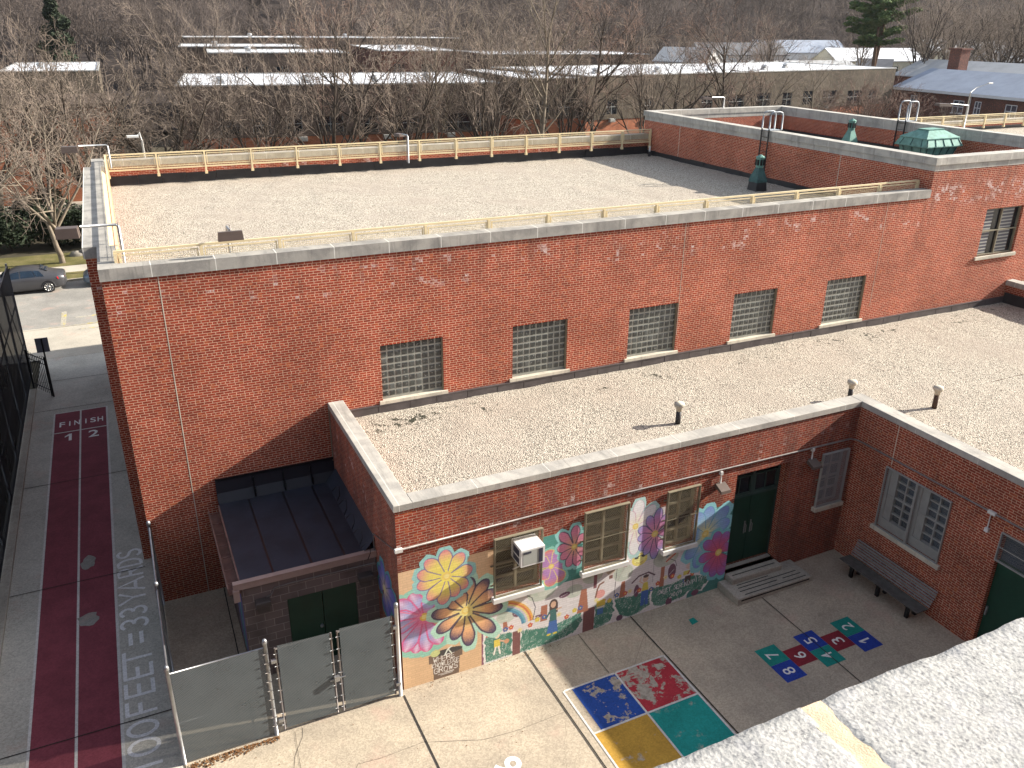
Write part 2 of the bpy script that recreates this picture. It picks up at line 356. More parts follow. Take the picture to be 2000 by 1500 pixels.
# ------------------------------------------------------------------ mesh building
class MB:
    def __init__(s): s.v = []; s.f = []; s.mi = []; s.sm = []
    def add(s, vs, fs, mi=0, smooth=False):
        b = len(s.v); s.v += [tuple(v) for v in vs]
        for f in fs: s.f.append([b+i for i in f]); s.mi.append(mi); s.sm.append(smooth)
        return s
    def quad(s, a, b, c, d, mi=0): return s.add([a, b, c, d], [(0, 1, 2, 3)], mi)
    def poly(s, pts, mi=0): return s.add(pts, [tuple(range(len(pts)))], mi)
    def box(s, x0, y0, z0, x1, y1, z1, mi=0, bev=0.0):
        if bev:
            e = bev; vs = []; 
            for z, k in ((z0, 1), (z0+e, 0), (z1-e, 0), (z1, 1)):
                q = e*k
                vs += [(x0+q+ (0 if k else 0), y0+q, z), (x1-q, y0+q, z), (x1-q, y1-q, z), (x0+q, y1-q, z)]
            fs = [(3, 2, 1, 0), (12, 13, 14, 15)]
            for l in range(3):
                for i in range(4):
                    j = (i+1) % 4; fs.append((l*4+i, l*4+j, l*4+4+j, l*4+4+i))
            return s.add(vs, fs, mi)
        return s.add([(x0, y0, z0), (x1, y0, z0), (x1, y1, z0), (x0, y1, z0), (x0, y0, z1), (x1, y0, z1), (x1, y1, z1), (x0, y1, z1)],
              [(3, 2, 1, 0), (4, 5, 6, 7), (0, 1, 5, 4), (1, 2, 6, 5), (2, 3, 7, 6), (3, 0, 4, 7)], mi)
    def tube(s, path, r, n=8, mi=0, cap=True, smooth=True):
        path = [Vector(p) for p in path]
        rs = r if isinstance(r, (list, tuple)) else [r]*len(path)
        vs = []; up = Vector((0, 0, 1))
        for i, p in enumerate(path):
            d = (path[min(i+1, len(path)-1)]-path[max(i-1, 0)])
            if d.length < 1e-9: d = Vector((0, 0, 1))
            d.normalize()
            a = d.cross(up if abs(d.z) < .95 else Vector((1, 0, 0))).normalized(); b = d.cross(a)
            for k in range(n):
                t = 2*math.pi*k/n; vs.append(p+(a*math.cos(t)+b*math.sin(t))*rs[i])
        fs = []
        for i in range(len(path)-1):
            for k in range(n):
                fs.append((i*n+k, i*n+(k+1) % n, (i+1)*n+(k+1) % n, (i+1)*n+k))
        s.add(vs, fs, mi, smooth)
        if cap:
            b = len(s.v)-len(vs)
            s.f.append([b+k for k in range(n)]); s.mi.append(mi); s.sm.append(False)
            s.f.append([b+(len(path)-1)*n+k for k in reversed(range(n))]); s.mi.append(mi); s.sm.append(False)
        return s
    def lathe(s, c, prof, n=12, mi=0, smooth=False, sq=False):
        """profile of (radius, z) round a vertical axis"""
        vs = []; fs = []; ph = math.pi/n if sq else 0
        for r, z in prof:
            for k in range(n):
                t = 2*math.pi*k/n+ph; vs.append((c[0]+r*math.cos(t), c[1]+r*math.sin(t), c[2]+z))
        for i in range(len(prof)-1):
            for k in range(n): fs.append((i*n+k, i*n+(k+1) % n, (i+1)*n+(k+1) % n, (i+1)*n+k))
        fs.append(tuple(reversed(range(n)))); fs.append(tuple((len(prof)-1)*n+k for k in range(n)))
        return s.add(vs, fs, mi, smooth)
    def wall(s, axis, c, a0, a1, z0, z1, holes=(), depth=.2, mi=0, rev=False):
        """upright sheet with openings and their reveals; axis 'y' lies in y=c, 'x' in x=c"""
        P = (lambda a, z, o=0.0: (a, c+o, z)) if axis == 'y' else (lambda a, z, o=0.0: (c+o, a, z))
        hs = [(max(a0, h[0]), min(a1, h[1]), max(z0, h[2]), min(z1, h[3])) for h in holes]
        A = sorted({a0, a1, *[h[0] for h in hs], *[h[1] for h in hs]}); Z = sorted({z0, z1, *[h[2] for h in hs], *[h[3] for h in hs]})
        for i in range(len(A)-1):
            for k in range(len(Z)-1):
                am, zm = (A[i]+A[i+1])/2, (Z[k]+Z[k+1])/2
                if any(h[0] < am < h[1] and h[2] < zm < h[3] for h in hs): continue
                q = [P(A[i], Z[k]), P(A[i+1], Z[k]), P(A[i+1], Z[k+1]), P(A[i], Z[k+1])]
                s.quad(*(q[::-1] if rev else q), mi)
        for h in hs:
            for (p, q) in (((h[0], h[2]), (h[1], h[2])), ((h[1], h[2]), (h[1], h[3])), ((h[1], h[3]), (h[0], h[3])), ((h[0], h[3]), (h[0], h[2]))):
                s.quad(P(*p), P(*p, depth), P(*q, depth), P(*q), mi)
        return s
    def build(s, name, mats, parent=None, off=None):
        me = bpy.data.meshes.new(name)
        o3 = Vector(off) if off is not None else Vector((0, 0, 0))
        if off is None and parent is not None:
            r = parent
            while r.parent: r = r.parent
            o3 = r.location.copy()
        vs = [(v[0]-o3[0], v[1]-o3[1], v[2]-o3[2]) for v in s.v]
        me.from_pydata(vs, [], s.f)
        if not isinstance(mats, (list, tuple)): mats = [mats]
        for m in mats: me.materials.append(m)
        me.polygons.foreach_set('material_index', s.mi)
        me.polygons.foreach_set('use_smooth', s.sm)
        uvl = me.uv_layers.new(name='UVMap').data
        V = s.v; uv = []
        for f in s.f:
            a, b, c = V[f[0]], V[f[1]], V[f[2]]
            nx = (b[1]-a[1])*(c[2]-a[2])-(b[2]-a[2])*(c[1]-a[1]); ny = (b[2]-a[2])*(c[0]-a[0])-(b[0]-a[0])*(c[2]-a[2]); nz = (b[0]-a[0])*(c[1]-a[1])-(b[1]-a[1])*(c[0]-a[0])
            ax, ay, az = abs(nx), abs(ny), abs(nz)
            if az >= ax and az >= ay:
                for i in f: uv += [V[i][0], V[i][1]]
            elif ax > ay:
                for i in f: uv += [V[i][1], V[i][2]]
            else:
                for i in f: uv += [V[i][0], V[i][2]]
        uvl.foreach_set('uv', uv)
        me.update()
        o = bpy.data.objects.new(name, me); COL.objects.link(o)
        if parent is not None: o.parent = parent
        return o

def tag(o, label=None, cat=None, group=None, kind=None):
    if label: o['label'] = label
    if cat: o['category'] = cat
    if group: o['group'] = group
    if kind: o['kind'] = kind
    return o
def thing(name, label, cat, loc=(0, 0, 0), group=None):
    o = bpy.data.objects.new(name, None); COL.objects.link(o); o.location = loc; o.empty_display_size = .3
    return tag(o, label, cat, group)
def kids(o): return [c for c in bpy.data.objects if c.parent == o]
def copy_tree(o, parent=None):
    c = o.copy(); COL.objects.link(c)
    if parent is not None: c.parent = parent
    for ch in kids(o): copy_tree(ch, c)
    return c
def dup(o, loc, rz=0.0, label=None, scale=None):
    c = copy_tree(o); c.location = loc; c.rotation_euler = (0, 0, rz)
    if scale is not None: c.scale = scale if isinstance(scale, tuple) else (scale,)*3
    if label: c['label'] = label
    return c
# ------------------------------------------------------------------ the school: gymnasium, low wing, shed
SW = -5.862          # south face of the low wing
WX = 4.987           # its west face
EX = 18.52           # west face of the east wing
def gz(x): return .2*min(max((x-8.0)/10.5, 0), 1)      # the courtyard rises gently to the inner corner
GLASS = [6.513, 10.523, 14.54, 18.60, 22.653]

def build_gym():
    M = MT
    g = thing('gymnasium_building', 'tall red brick gymnasium with five glass block windows and a flat gravel roof', 'building', (0, 0, 0))
    holes = [(x, x+1.83, 4.86, 6.51) for x in GLASS]
    b = MB()
    b.wall('y', 0, 0, 26.88, 0, 9.08, holes, .16)
    b.wall('y', 0, 26.88, 66, 0, 10.02, [(30.12, 32.2, 6.6, 8.42)], .2, 1)
    b.wall('x', 0, 0, 2.35, 0, 9.08, rev=True)
    b.wall('y', 2.35, -.33, 0, 0, 9.08)
    b.wall('x', -.33, 2.35, 16.2, 0, 9.08, rev=True)
    b.wall('y', 16.2, -.33, -.05, 0, 9.08, rev=True)
    b.wall('x', -.05, 16.2, 18.4, 0, 9.08, rev=True)
    b.wall('x', -.05, 18.4, 19.9, 0, 8.2, rev=True)
    b.wall('y', 19.9, -.05, 66, 0, 8.2, rev=True)
    b.wall('y', 18.4, -.05, 26.88, 8.2, 9.08, rev=True)
    # inner parapet faces
    b.wall('y', .40, .30, 26.88, 8.25, 9.08, rev=True)
    b.wall('x', .38, .40, 18.0, 8.25, 9.08)
    b.wall('y', 18.0, .38, 26.88, 8.25, 9.08)
    # penthouse walls
    b.wall('x', 26.88, .001, 18.4, 8.2, 10.02, mi=2, rev=True)
    b.wall('x', 27.28, .4, 18.0, 9.0, 10.02, mi=2)
    b.wall('y', .4, 27.28, 35.8, 9.0, 10.02, mi=2, rev=True)
    b.wall('y', 18.0, 27.28, 35.8, 9.0, 10.02, mi=2)
    b.wall('x', 35.8, .4, 18.0, 9.0, 10.02, mi=2, rev=True)
    b.wall('x', 36.2, 0, 18.4, 8.4, 10.02, mi=2)
    b.wall('y', 18.4, 26.88, 66, 8.2, 10.02, mi=2, rev=True) if False else b.wall('y', 18.4, 26.88, 36.2, 8.2, 10.02, mi=2, rev=True)
    b.wall('y', 18.0, 36.2, 66, 8.4, 8.95, mi=2); b.wall('y', 18.4, 36.2, 66, 8.2, 8.95, mi=2, rev=True)
    b.wall('x', 66, 0, 19.9, 0, 8.95, mi=2)
    b.build('brick_wall', [M['brick_gym'], M['brick_pent'], M['brick_plain']], g)
    c = MB()
    c.box(-.03, -.045, 9.08, 26.875, .40, 9.37); c.box(-.03, .402, 9.08, .40, 2.35, 9.37)
    c.box(-.37, 2.352, 9.08, .25, 16.2, 9.37); c.box(-.09, 16.202, 9.08, .36, 18.45, 9.37)
    c.box(.362, 17.95, 9.08, 26.875, 18.45, 9.32)
    c.build('coping', M['coping'], g)
    c = MB()
    c.quad((.252, 2.36, 9.20), (.37, 2.36, 9.08), (.37, 16.2, 9.08), (.252, 16.2, 9.20))
    c.build('cream_coping_flashing', M['cream'], g)
    c = MB()                                   # two-tier stone band round the penthouse
    for lo, hi, p in ((10.0, 10.215, .012), (10.217, 10.47, .07)):
        c.box(26.88-p, -p, lo, 66, .4+p*.5, hi); c.box(26.88-p, .4+p*.5+.002, lo, 27.28+p*.5, 18.4+p, hi)
        c.box(27.283+p*.5, 18.0-p*.5, lo, 36.2+p, 18.4+p, hi); c.box(35.8-p*.5, .4+p*.5+.002, lo, 36.2+p, 18.0-p*.5-.002, hi)
    c.build('stone_band', M['coping_low'], g)
    c = MB(); c.box(36.28, 17.95, 8.95, 66, 18.45, 9.12); c.build('coping', M['coping'], g)
    r = MB()
    # gravel with a soft uneven margin
    nx, ny = 132, 88
    vs = [(.40+i*26.46/nx, .42+j*17.56/ny, 8.30+.035*mnoise.noise((i*.23, j*.23, 3.1))+.02*mnoise.noise((i*.9, j*.9, 7))) for j in range(ny+1) for i in range(nx+1)]
    r.add(vs, [(j*(nx+1)+i, j*(nx+1)+i+1, (j+1)*(nx+1)+i+1, (j+1)*(nx+1)+i) for j in range(ny) for i in range(nx)], 0, True)
    r.quad((36.2, .4, 8.55), (66, .4, 8.55), (66, 18, 8.55), (36.2, 18, 8.55))
    r.build('gravel_roof', M['gravel'], g)
    r = MB(); r.quad((27.28, .4, 9.05), (35.8, .4, 9.05), (35.8, 18, 9.05), (27.28, 18, 9.05)); r.quad((-.05, 18.4, 8.2), (66, 18.4, 8.2), (66, 19.9, 8.2), (-.05, 19.9, 8.2))
    r.build('tar_roof', M['flash'], g)
    f = MB()
    # turned-up flashing: along the far parapet, the penthouse, and where the low roof meets the wall
    def lap(x0, x1, y, z0, z1, t, step):
        x = x0
        while x < x1:
            w = min(step*rnd.uniform(.7, 1.25), x1-x); h = rnd.uniform(-.02, .02)
            f.box(x+.004, y-t-rnd.uniform(0, .012), z0, x+w-.004, y-.002, z1+h); x += w
    lap(.42, 26.86, 17.998, 8.2, 8.70, .05, 1.3)
    y = .42
    while y < 17.9:
        w = min(rnd.uniform(.9, 1.6), 17.9-y); f.box(26.80-rnd.uniform(0, .02), y, 8.2, 26.878, y+w-.006, 8.50+rnd.uniform(-.02, .02)); y += w
    f.box(27.283, .45, 9.05, 27.33, 17.9, 9.28); f.box(27.34, 17.93, 9.05, 35.7, 17.996, 9.28); f.box(35.74, .45, 9.05, 35.797, 17.9, 9.28)
    f.box(36.3, 17.93, 8.55, 66, 17.996, 8.75)
    f.build('tar_flashing', M['flash'], g)
    f = MB()
    x = 5.42
    while x < 32.25:
        w = min(rnd.uniform(.8, 1.0), 32.25-x); f.box(x+.008, -.05-rnd.uniform(0, .012), 4.4, x+w-.008, -.002, 4.735); x += w
    f.box(5.42, -.065, 4.74, 32.25, -.002, 4.775)
    f.build('counter_flashing', M['flash_brown'], g)
    for x, z0, z1 in ((1.22, 0, 9.08), (16.39, 5.4, 9.08), (24.9, 5.3, 9.08)):
        s = MB(); w = .011 if x < 2 else .006; s.box(x-w, -.004, z0, x+w, .001, z1); s.build('sealant_joint', M['sill'], g)
    for y in (15.2, 4.4):
        s = MB(); s.box(26.875, y-.012, 8.5, 26.881, y+.012, 10.0); s.build('sealant_joint', M['sill'], g)
    for i, x in enumerate(GLASS):
        m = MB(); m.box(x+.002, .10, 4.862, x+1.828, .16, 6.508)
        w = m.build('window', M['block_mortar'], g)
        m = MB()
        for a in range(9):
            for k in range(8):
                bx = x+.012+a*.2007; bz = 4.93+k*.1955; q = .014
                dy = rnd.uniform(-.004, .004); p = [(bx+.020, .099, bz+.026), (bx+.180, .099, bz+.026), (bx+.180, .099, bz+.172), (bx+.020, .099, bz+.172)]
                f = [(bx+.020+q, .090+dy, bz+.026+q), (bx+.180-q, .090, bz+.026+q), (bx+.180-q, .090-dy, bz+.172-q), (bx+.020+q, .090, bz+.172-q)]
                m.add(p+f, [(4, 5, 6, 7), (0, 1, 5, 4), (1, 2, 6, 5), (2, 3, 7, 6), (3, 0, 4, 7)])
        m.build('glass_blocks', M['glass_block'], w)
        m = MB(); m.box(x-.10, -.055, 4.75, x+1.94, .10, 4.875, bev=.008); m.build('sill', M['sill'], w)
        m = MB(); m.box(x+1.80, .02, 4.88, x+1.828, .10, 6.50); m.build('frame', M['frame_tan'], w)
    # window of the upper storey, right edge of the view
    m = MB(); m.quad((30.12, .17, 6.6), (32.2, .17, 6.6), (32.2, .17, 8.42), (30.12, .17, 8.42))
    w = m.build('window', M['dark_glass'], g)
    m = MB()
    for x in (30.12, 31.14, 32.15): m.box(x, .09, 6.6, x+.05, .165, 8.42)
    for z in (6.6, 7.52, 8.37):
        m.box(30.17, .09, z, 31.14, .16, z+.045); m.box(31.19, .09, z, 32.15, .16, z+.045)
    m.build('frame', M['frame_tan'], w)
    for x0, x1 in ((30.2, 30.75), (31.22, 31.9)):
        m = MB()
        for k in range(13): m.box(x0, .155, 6.68+k*.13, x1, .167, 6.73+k*.13)
        m.box(x0, .16, 6.66, x1, .169, 8.36, 1); m.build('blind', [M['frame_grey'], M['ac_dark']], w)
    m = MB(); m.box(30.0, -.07, 6.47, 32.3, .09, 6.6, bev=.008); m.build('sill', M['sill'], w)
    return g

def guard(name, x0, x1, z0, z1, y, mat, parent, frame, bars=(.5,), t=.022):
    """screen in an angle-iron frame standing off the wall"""
    m = MB(); m.quad((x0, y, z0), (x1, y, z0), (x1, y, z1), (x0, y, z1))
    o = m.build(name, mat, parent)
    f = MB()
    f.box(x0-t, y-.012, z0, x0, y+.07, z1); f.box(x1, y-.012, z0, x1+t, y+.07, z1)
    f.box(x0-t, y-.012, z1, x1+t, y+.07, z1+t); f.box(x0-t, y-.012, z0-t, x1+t, y+.04, z0)
    for b in bars: zz = z0+(z1-z0)*b; f.box(x0, y-.010, zz-.010, x1, y-.002, zz+.010)
    f.build('guard_frame', frame, o)
    return o
def guard_x(name, y0, y1, z0, z1, x, mat, parent, frame, bars=(.5,), t=.025):
    m = MB(); m.quad((x, y1, z0), (x, y0, z0), (x, y0, z1), (x, y1, z1))
    o = m.build(name, mat, parent)
    f = MB()
    f.box(x-.012, y0-t, z0, x+.05, y0, z1); f.box(x-.012, y1, z0, x+.05, y1+t, z1)
    f.box(x-.012, y0-t, z1, x+.05, y1+t, z1+t); f.box(x-.012, y0-t, z0-t, x+.05, y1+t, z0)
    for b in bars: zz = z0+(z1-z0)*b; f.box(x-.010, y0, zz-.010, x-.002, y1, zz+.010)
    f.build('guard_frame', frame, o)
    return o

LOWWIN = [(7.33, 8.55, 2.02, 3.62), (9.75, 10.98, 2.05, 3.72), (12.17, 13.13, 2.02, 3.72), (17.36, 18.28, 2.02, 3.68)]
DOOR = (14.40, 16.22, .52, 3.68)
EDOOR = (-12.05, -10.56, .18, 3.62)
EWIN = (-9.16, -7.10, 1.80, 3.66)

def build_wing():
    M = MT
    g = thing('classroom_wing', 'low red brick wing with painted flower mural, green doors and a gravel roof', 'building', (WX, SW, 0))
    D = SW
    b = MB()
    b.wall('y', D, WX, EX, -.1, 4.93, [(a+.03, c-.03, z0, z1-.04) for a, c, z0, z1 in LOWWIN]+[DOOR], .16)
    b.wall('x', WX, D, 0, -.1, 4.93, rev=True)
    b.build('brick_wall', M['brick_low'], g)
    b = MB()
    b.wall('x', EX, -19.8, D, -.1, 4.93, [EWIN, EDOOR], .22, rev=True)
    b.wall('y', D+.4, DOOR[0], DOOR[1], .3, .52)                 # door recess, jambs beyond the first reveal
    b.quad((DOOR[0], D+.16, DOOR[2]), (DOOR[0], D+.42, DOOR[2]), (DOOR[0], D+.42, DOOR[3]), (DOOR[0], D+.16, DOOR[3]))
    b.quad((DOOR[1], D+.16, DOOR[2]), (DOOR[1], D+.42, DOOR[2]), (DOOR[1], D+.42, DOOR[3]), (DOOR[1], D+.16, DOOR[3]))
    b.quad((DOOR[0], D+.16, DOOR[3]), (DOOR[1], D+.16, DOOR[3]), (DOOR[1], D+.42, DOOR[3]), (DOOR[0], D+.42, DOOR[3]))
    # parapet backs and the taller block to the east
    b.wall('y', D+.36, WX+.36, EX+.36, 4.4, 4.93, rev=True); b.wall('x', WX+.36, D+.36, 0, 4.4, 4.93)
    b.wall('x', EX+.36, -19.8, D+.36, 4.4, 4.93)
    b.build('courtyard_wall', M['brick_court'], g)
    b = MB(); b.wall('x', 32.3, -19.8, -.002, 4.4, 5.25, rev=True); b.build('roof_step_wall', M['brick_court'], g)
    c = MB()
    c.box(WX-.03, D-.03, 4.93, WX+.40, -.002, 5.10, bev=.01)
    c.box(WX+.402, D-.03, 4.93, EX-.032, D+.40, 5.10, bev=.01)
    c.box(EX-.03, -19.8, 4.93, EX+.40, D+.40, 5.10, bev=.01)
    c.build('coping', M['coping_low'], g)
    c = MB(); c.box(32.24, -19.8, 5.25, 32.7, -.003, 5.36); c.box(32.26, -19.8, 5.363, 32.66, -.003, 5.44); c.build('block_coping', M['coping_low'], g)
    r = MB()
    def sheet(x0, x1, y0, y1, z, st=.28):
        nx, ny = max(2, int((x1-x0)/st)), max(2, int((y1-y0)/st))
        vs = [(x0+i*(x1-x0)/nx, y0+j*(y1-y0)/ny, z+.03*mnoise.noise((i*.21+x0, j*.21, 5.1))+.022*mnoise.noise((i*.8, j*.8, x0))) for j in range(ny+1) for i in range(nx+1)]
        r.add(vs, [(j*(nx+1)+i, j*(nx+1)+i+1, (j+1)*(nx+1)+i+1, (j+1)*(nx+1)+i) for j in range(ny) for i in range(nx)], 0, True)
    sheet(WX+.36, 32.3, D+.36, -.02, 4.52); sheet(EX+.36, 32.3, -19.8, D+.36, 4.52, .35)
    r.quad((32.68, -19.8, 5.3), (66, -19.8, 5.3), (66, -.02, 5.3), (32.68, -.02, 5.3))
    r.build('gravel_roof', M['gravel_low'], g)
    f = MB(); f.box(32.24, -19.8, 4.4, 32.297, -.06, 4.95); f.build('tar_flashing', M['flash'], g)
    for y in (-7.2,):
        s = MB(); s.box(EX-.006, y-.010, 3.75, EX+.001, y+.010, 4.93); s.build('sealant_joint', M['sill'], g)
    s = MB(); s.box(WX-.03, -.012, 2.9, WX-.002, -.001, 4.93); s.build('sealant_joint', M['frame_tan'], g)
    # the four guarded windows of the south face
    for i, (x0, x1, z0, z1) in enumerate(LOWWIN):
        m = MB(); m.quad((x0+.03, D+.15, z0), (x1-.03, D+.15, z0), (x1-.03, D+.15, z1), (x0+.03, D+.15, z1))
        w = m.build('window', M['dark_glass'] if i < 3 else M['blue_glass'], g)
        m = MB(); cx = (x0+x1)/2
        for x in (x0+.03, cx-.03, x1-.09): m.box(x, D+.08, z0, x+.06, D+.145, z1-.04)
        for k in range(5):
            z = z0+(z1-.1-z0)*k/4; 
            m.box(x0+.09, D+.09, z, cx-.03, D+.143, z+.055); m.box(cx+.03, D+.09, z, x1-.09, D+.143, z+.055)
        m.build('sash', M['frame_tan'] if i < 3 else M['frame_grey'], w)
        m = MB(); m.box(x0-.07, D-.16, z0-.16, x1+.07, D+.08, z0-.03, bev=.006); m.build('sill', M['white_pipe'] if i < 3 else M['sill'], w)
        guard('guard_screen', x0, x1, z0, z1, D-.10, M['guard'] if i < 3 else M['guard_fine'], w, M['frame_tan'] if i < 3 else M['frame_grey'], (.52,))
        for zz in (z0+.3, z0+.85, z1-.25):
            for xa, xb in ((x0-.10, x0-.022), (x1+.022, x1+.08)): bk = MB(); bk.box(xa, D-.05, zz, xb, D-.003, zz+.02); bk.build('bracket', M['frame_tan'], w)
    # green double door under a transom
    x0, x1, z0, z1 = DOOR; y = D+.40; cx = (x0+x1)/2
    zt = 2.72
    for a, c in ((x0+.05, cx-.008), (cx+.008, x1-.05)):
        m = MB(); m.box(a, y-.045, z0+.02, c, y, zt-.05, bev=.004); d = m.build('door', M['green_door'], g)
        hx = c-.12 if a < cx-.1 else a+.08
        m = MB(); m.box(hx, y-.062, 1.45, hx+.04, y-.046, 1.85); m.tube([(hx+.02, y-.06, 1.5), (hx+.02, y-.12, 1.53), (hx+.02, y-.12, 1.75), (hx+.02, y-.06, 1.78)], .014, 6); m.build('handle', M['galv'], d)
    m = MB(); m.box(x0, y-.07, z0, x0+.05, y, z1); m.box(x1-.05, y-.07, z0, x1, y, z1); m.box(cx-.05, y-.06, zt+.03, cx+.05, y-.001, z1-.05)
    m.box(x0+.05, y-.068, zt-.05, x1-.05, y, zt+.03); m.box(x0+.05, y-.07, z1-.05, x1-.05, y, z1); m.build('door_frame', M['green_trim'], g)
    for a, c in ((x0+.05, cx-.05), (cx+.05, x1-.05)):
        m = MB(); m.quad((a, y-.01, zt+.03), (c, y-.01, zt+.03), (c, y-.01, z1-.05), (a, y-.01, z1-.05)); w = m.build('transom', M['dark_glass'], g)
        m = MB(); zz = zt+.03; mid = (a+c)/2
        m.box(a, y-.05, zz, a+.045, y-.012, z1-.35); m.box(c-.045, y-.05, zz, c, y-.012, z1-.35); m.box(mid-.012, y-.04, zz+.04, mid+.012, y-.012, z1-.38)
        m.box(a+.045, y-.05, z1-.38, c-.045, y-.012, z1-.34); m.box(a+.045, y-.05, zz, c-.045, y-.012, zz+.045); m.build('frame', M['green_trim'], w)
    # double window in the east wing
    y0, y1, z0, z1 = EWIN; x = EX
    m = MB(); m.quad((x+.20, y1, z0), (x+.20, y0, z0), (x+.20, y0, z1), (x+.20, y1, z1)); w = m.build('window', M['blue_glass'], g)
    m = MB()
    mid = (y0+y1)/2
    for a, c in ((y0, mid), (mid, y1)):
        # grey casement with a glazed leaf of 2 x 6 panes and a blank side panel
        m.box(x+.06, a, z0, x+.19, a+.10, z1); m.box(x+.06, c-.10, z0, x+.19, c, z1); m.box(x+.07, c-.34, z0+.28, x+.18, c-.24, z1)
        m.box(x+.09, c-.24, z0+.28, x+.17, c-.10, z1); m.box(x+.05, a+.10, z0, x+.19, c-.10, z0+.28); m.box(x+.06, a+.10, z1-.08, x+.19, c-.10, z1)
        pa, pc = a+.10, c-.34
        m.box(x+.10, (pa+pc)/2-.02, z0+.28, x+.18, (pa+pc)/2+.02, z1-.08)
        for k in range(1, 6):
            z = z0+.28+(z1-.08-z0-.28)*k/6
            m.box(x+.10, pa, z-.018, x+.18, (pa+pc)/2-.02, z+.018); m.box(x+.10, (pa+pc)/2+.02, z-.018, x+.18, pc, z+.018)
    m.build('sash', M['frame_grey'], w)
    m = MB(); m.box(x-.10, y0-.10, z0-.13, x+.06, y1+.10, z0-.005, bev=.008); m.build('sill', M['sill'], w)
    guard_x('guard_screen', y0+.02, mid-.03, z0+.01, z1-.02, x-.05, M['guard_grey'], w, M['frame_grey'], (.60,))
    guard_x('guard_screen', mid+.03, y1-.02, z0+.01, z1-.02, x-.05, M['guard_grey'], w, M['frame_grey'], (.60,))
    # green door under a caged transom
    y0, y1, z0, z1 = EDOOR
    m = MB(); m.box(x+.14, y0, z0, x+.20, y1, 2.80); d = m.build('door', M['green_door'], g)
    m = MB(); m.box(x+.08, y1-.09, 1.2, x+.138, y1-.05, 1.45); m.build('handle', M['galv'], d)
    m = MB(); m.quad((x+.20, y1, 2.8), (x+.20, y0, 2.8), (x+.20, y0, z1), (x+.20, y1, z1)); t = m.build('transom', M['blue_glass'], g)
    guard_x('guard_screen', y0+.02, y1-.02, 2.85, z1-.03, x-.03, M['guard_grey'], t, M['frame_grey'], (.5,))
    return g

def build_shed():
    M = MT
    g = thing('electrical_shed', 'small grey block shed with black membrane roof and dark green doors', 'shed', (1.78, -4.05, 0))
    y = -4.05
    b = MB(); b.wall('y', y, 1.78, WX-.002, -.05, 2.70, [(2.78, 4.45, -.06, 2.06)], .10); b.wall('x', 1.78, y, -.002, -.05, 2.66, rev=True)
    b.build('block_wall', M['block_wall'], g)
    r = MB(); z0, z1 = 2.84, 2.80
    r.quad((1.80, -4.06, z0), (WX-.003, -4.06, z0), (WX-.003, -.25, z1), (1.80, -.25, z1))
    u = MB(); u.quad((1.80, -.25, z1), (WX-.003, -.25, z1), (WX-.003, -.06, z1+.22), (1.80, -.06, z1+.22)); u.quad((1.80, -.06, z1+.22), (WX-.003, -.06, z1+.22), (WX-.003, -.004, 3.36), (1.80, -.004, 3.36))
    u.quad((1.80, -.25, z1), (1.80, -.06, z1+.22), (1.80, -.004, 3.36), (1.80, -.004, z1)); u.build('upturned_flashing', M['upturn'], g)
    r.quad((WX-.30, -4.05, z0+.002), (WX-.003, -4.05, z0+.34), (WX-.003, -.2, z1+.36), (WX-.30, -.2, z1+.002))
    r.build('membrane_roof', M['membrane'], g)
    s = MB()
    for x in (2.55, 3.45, 4.25): s.quad((x-.02, -4.04, z0+.004), (x+.02, -4.04, z0+.004), (x+.03, -.27, z1+.004), (x-.01, -.27, z1+.004))
    for x in (2.75, 3.55, 4.3): s.box(x, -.245, z1+.005, x+.045, -.05, z1+.24); s.box(x, -.06, z1+.2, x+.045, -.012, 3.3)
    for yy in (-.9, -1.65, -2.4, -3.15, -3.85):
        s.tube([(WX-.30, yy-.55, 2.85), (WX-.20, yy-.45, 2.955), (WX-.12, yy-.12, 3.03), (WX-.18, yy, 2.97), (WX-.30, yy+.02, 2.85)], .010, 5)
    s.box(1.80, -.03, 3.36, WX-.01, -.003, 3.43)
    s.build('tar_seams', M['tar'], g)
    f = MB(); f.box(1.62, -4.12, 2.69, WX-.003, -4.052, 2.85); f.box(1.60, -4.16, 2.40, 1.74, -4.06, 2.70); f.box(1.62, -4.14, 2.851, WX-.004, -4.0, 2.872); f.build('fascia', M['fascia'], g)
    f = MB(); f.box(1.50, -4.05, 2.55, 1.79, -.35, 2.60); f.box(1.50, -4.05, 2.60, 1.53, -.35, 2.75); f.box(1.765, -4.05, 2.60, 1.80, -.35, 2.84)
    for k in range(7): yy = -3.8+k*.55; f.box(1.532, yy, 2.70, 1.764, yy+.02, 2.715)
    f.build('gutter', M['gutter'], g)
    for a, c in ((2.79, 3.60), (3.62, 4.44)):
        m = MB(); m.box(a, y+.03, 0, c, y+.08, 2.05, bev=.005); d = m.build('door', M['green_door'], g)
        if a < 3: m = MB(); m.lathe((3.53, y-.01, 1.05), [(.0, -.03), (.04, -.03), (.045, .02), (0, .03)], 8); m.build('handle', M['galv'], d)
    # purple flower painted on the side wall
    m = MB()
    for k, (cc, yy) in enumerate((('q', -3.95), ('w', -3.5), ('q', -3.0))):
        m.quad((1.776, yy, .4), (1.776, yy+.35, .4), (1.776, yy+.35, 2.5), (1.776, yy, 2.5), k % 2)
    m.build('side_mural', [plain('lilac_wall_paint', (.20, .16, .36), .8), plain('teal_wall_paint', (.12, .33, .38), .8)], g)
    return g

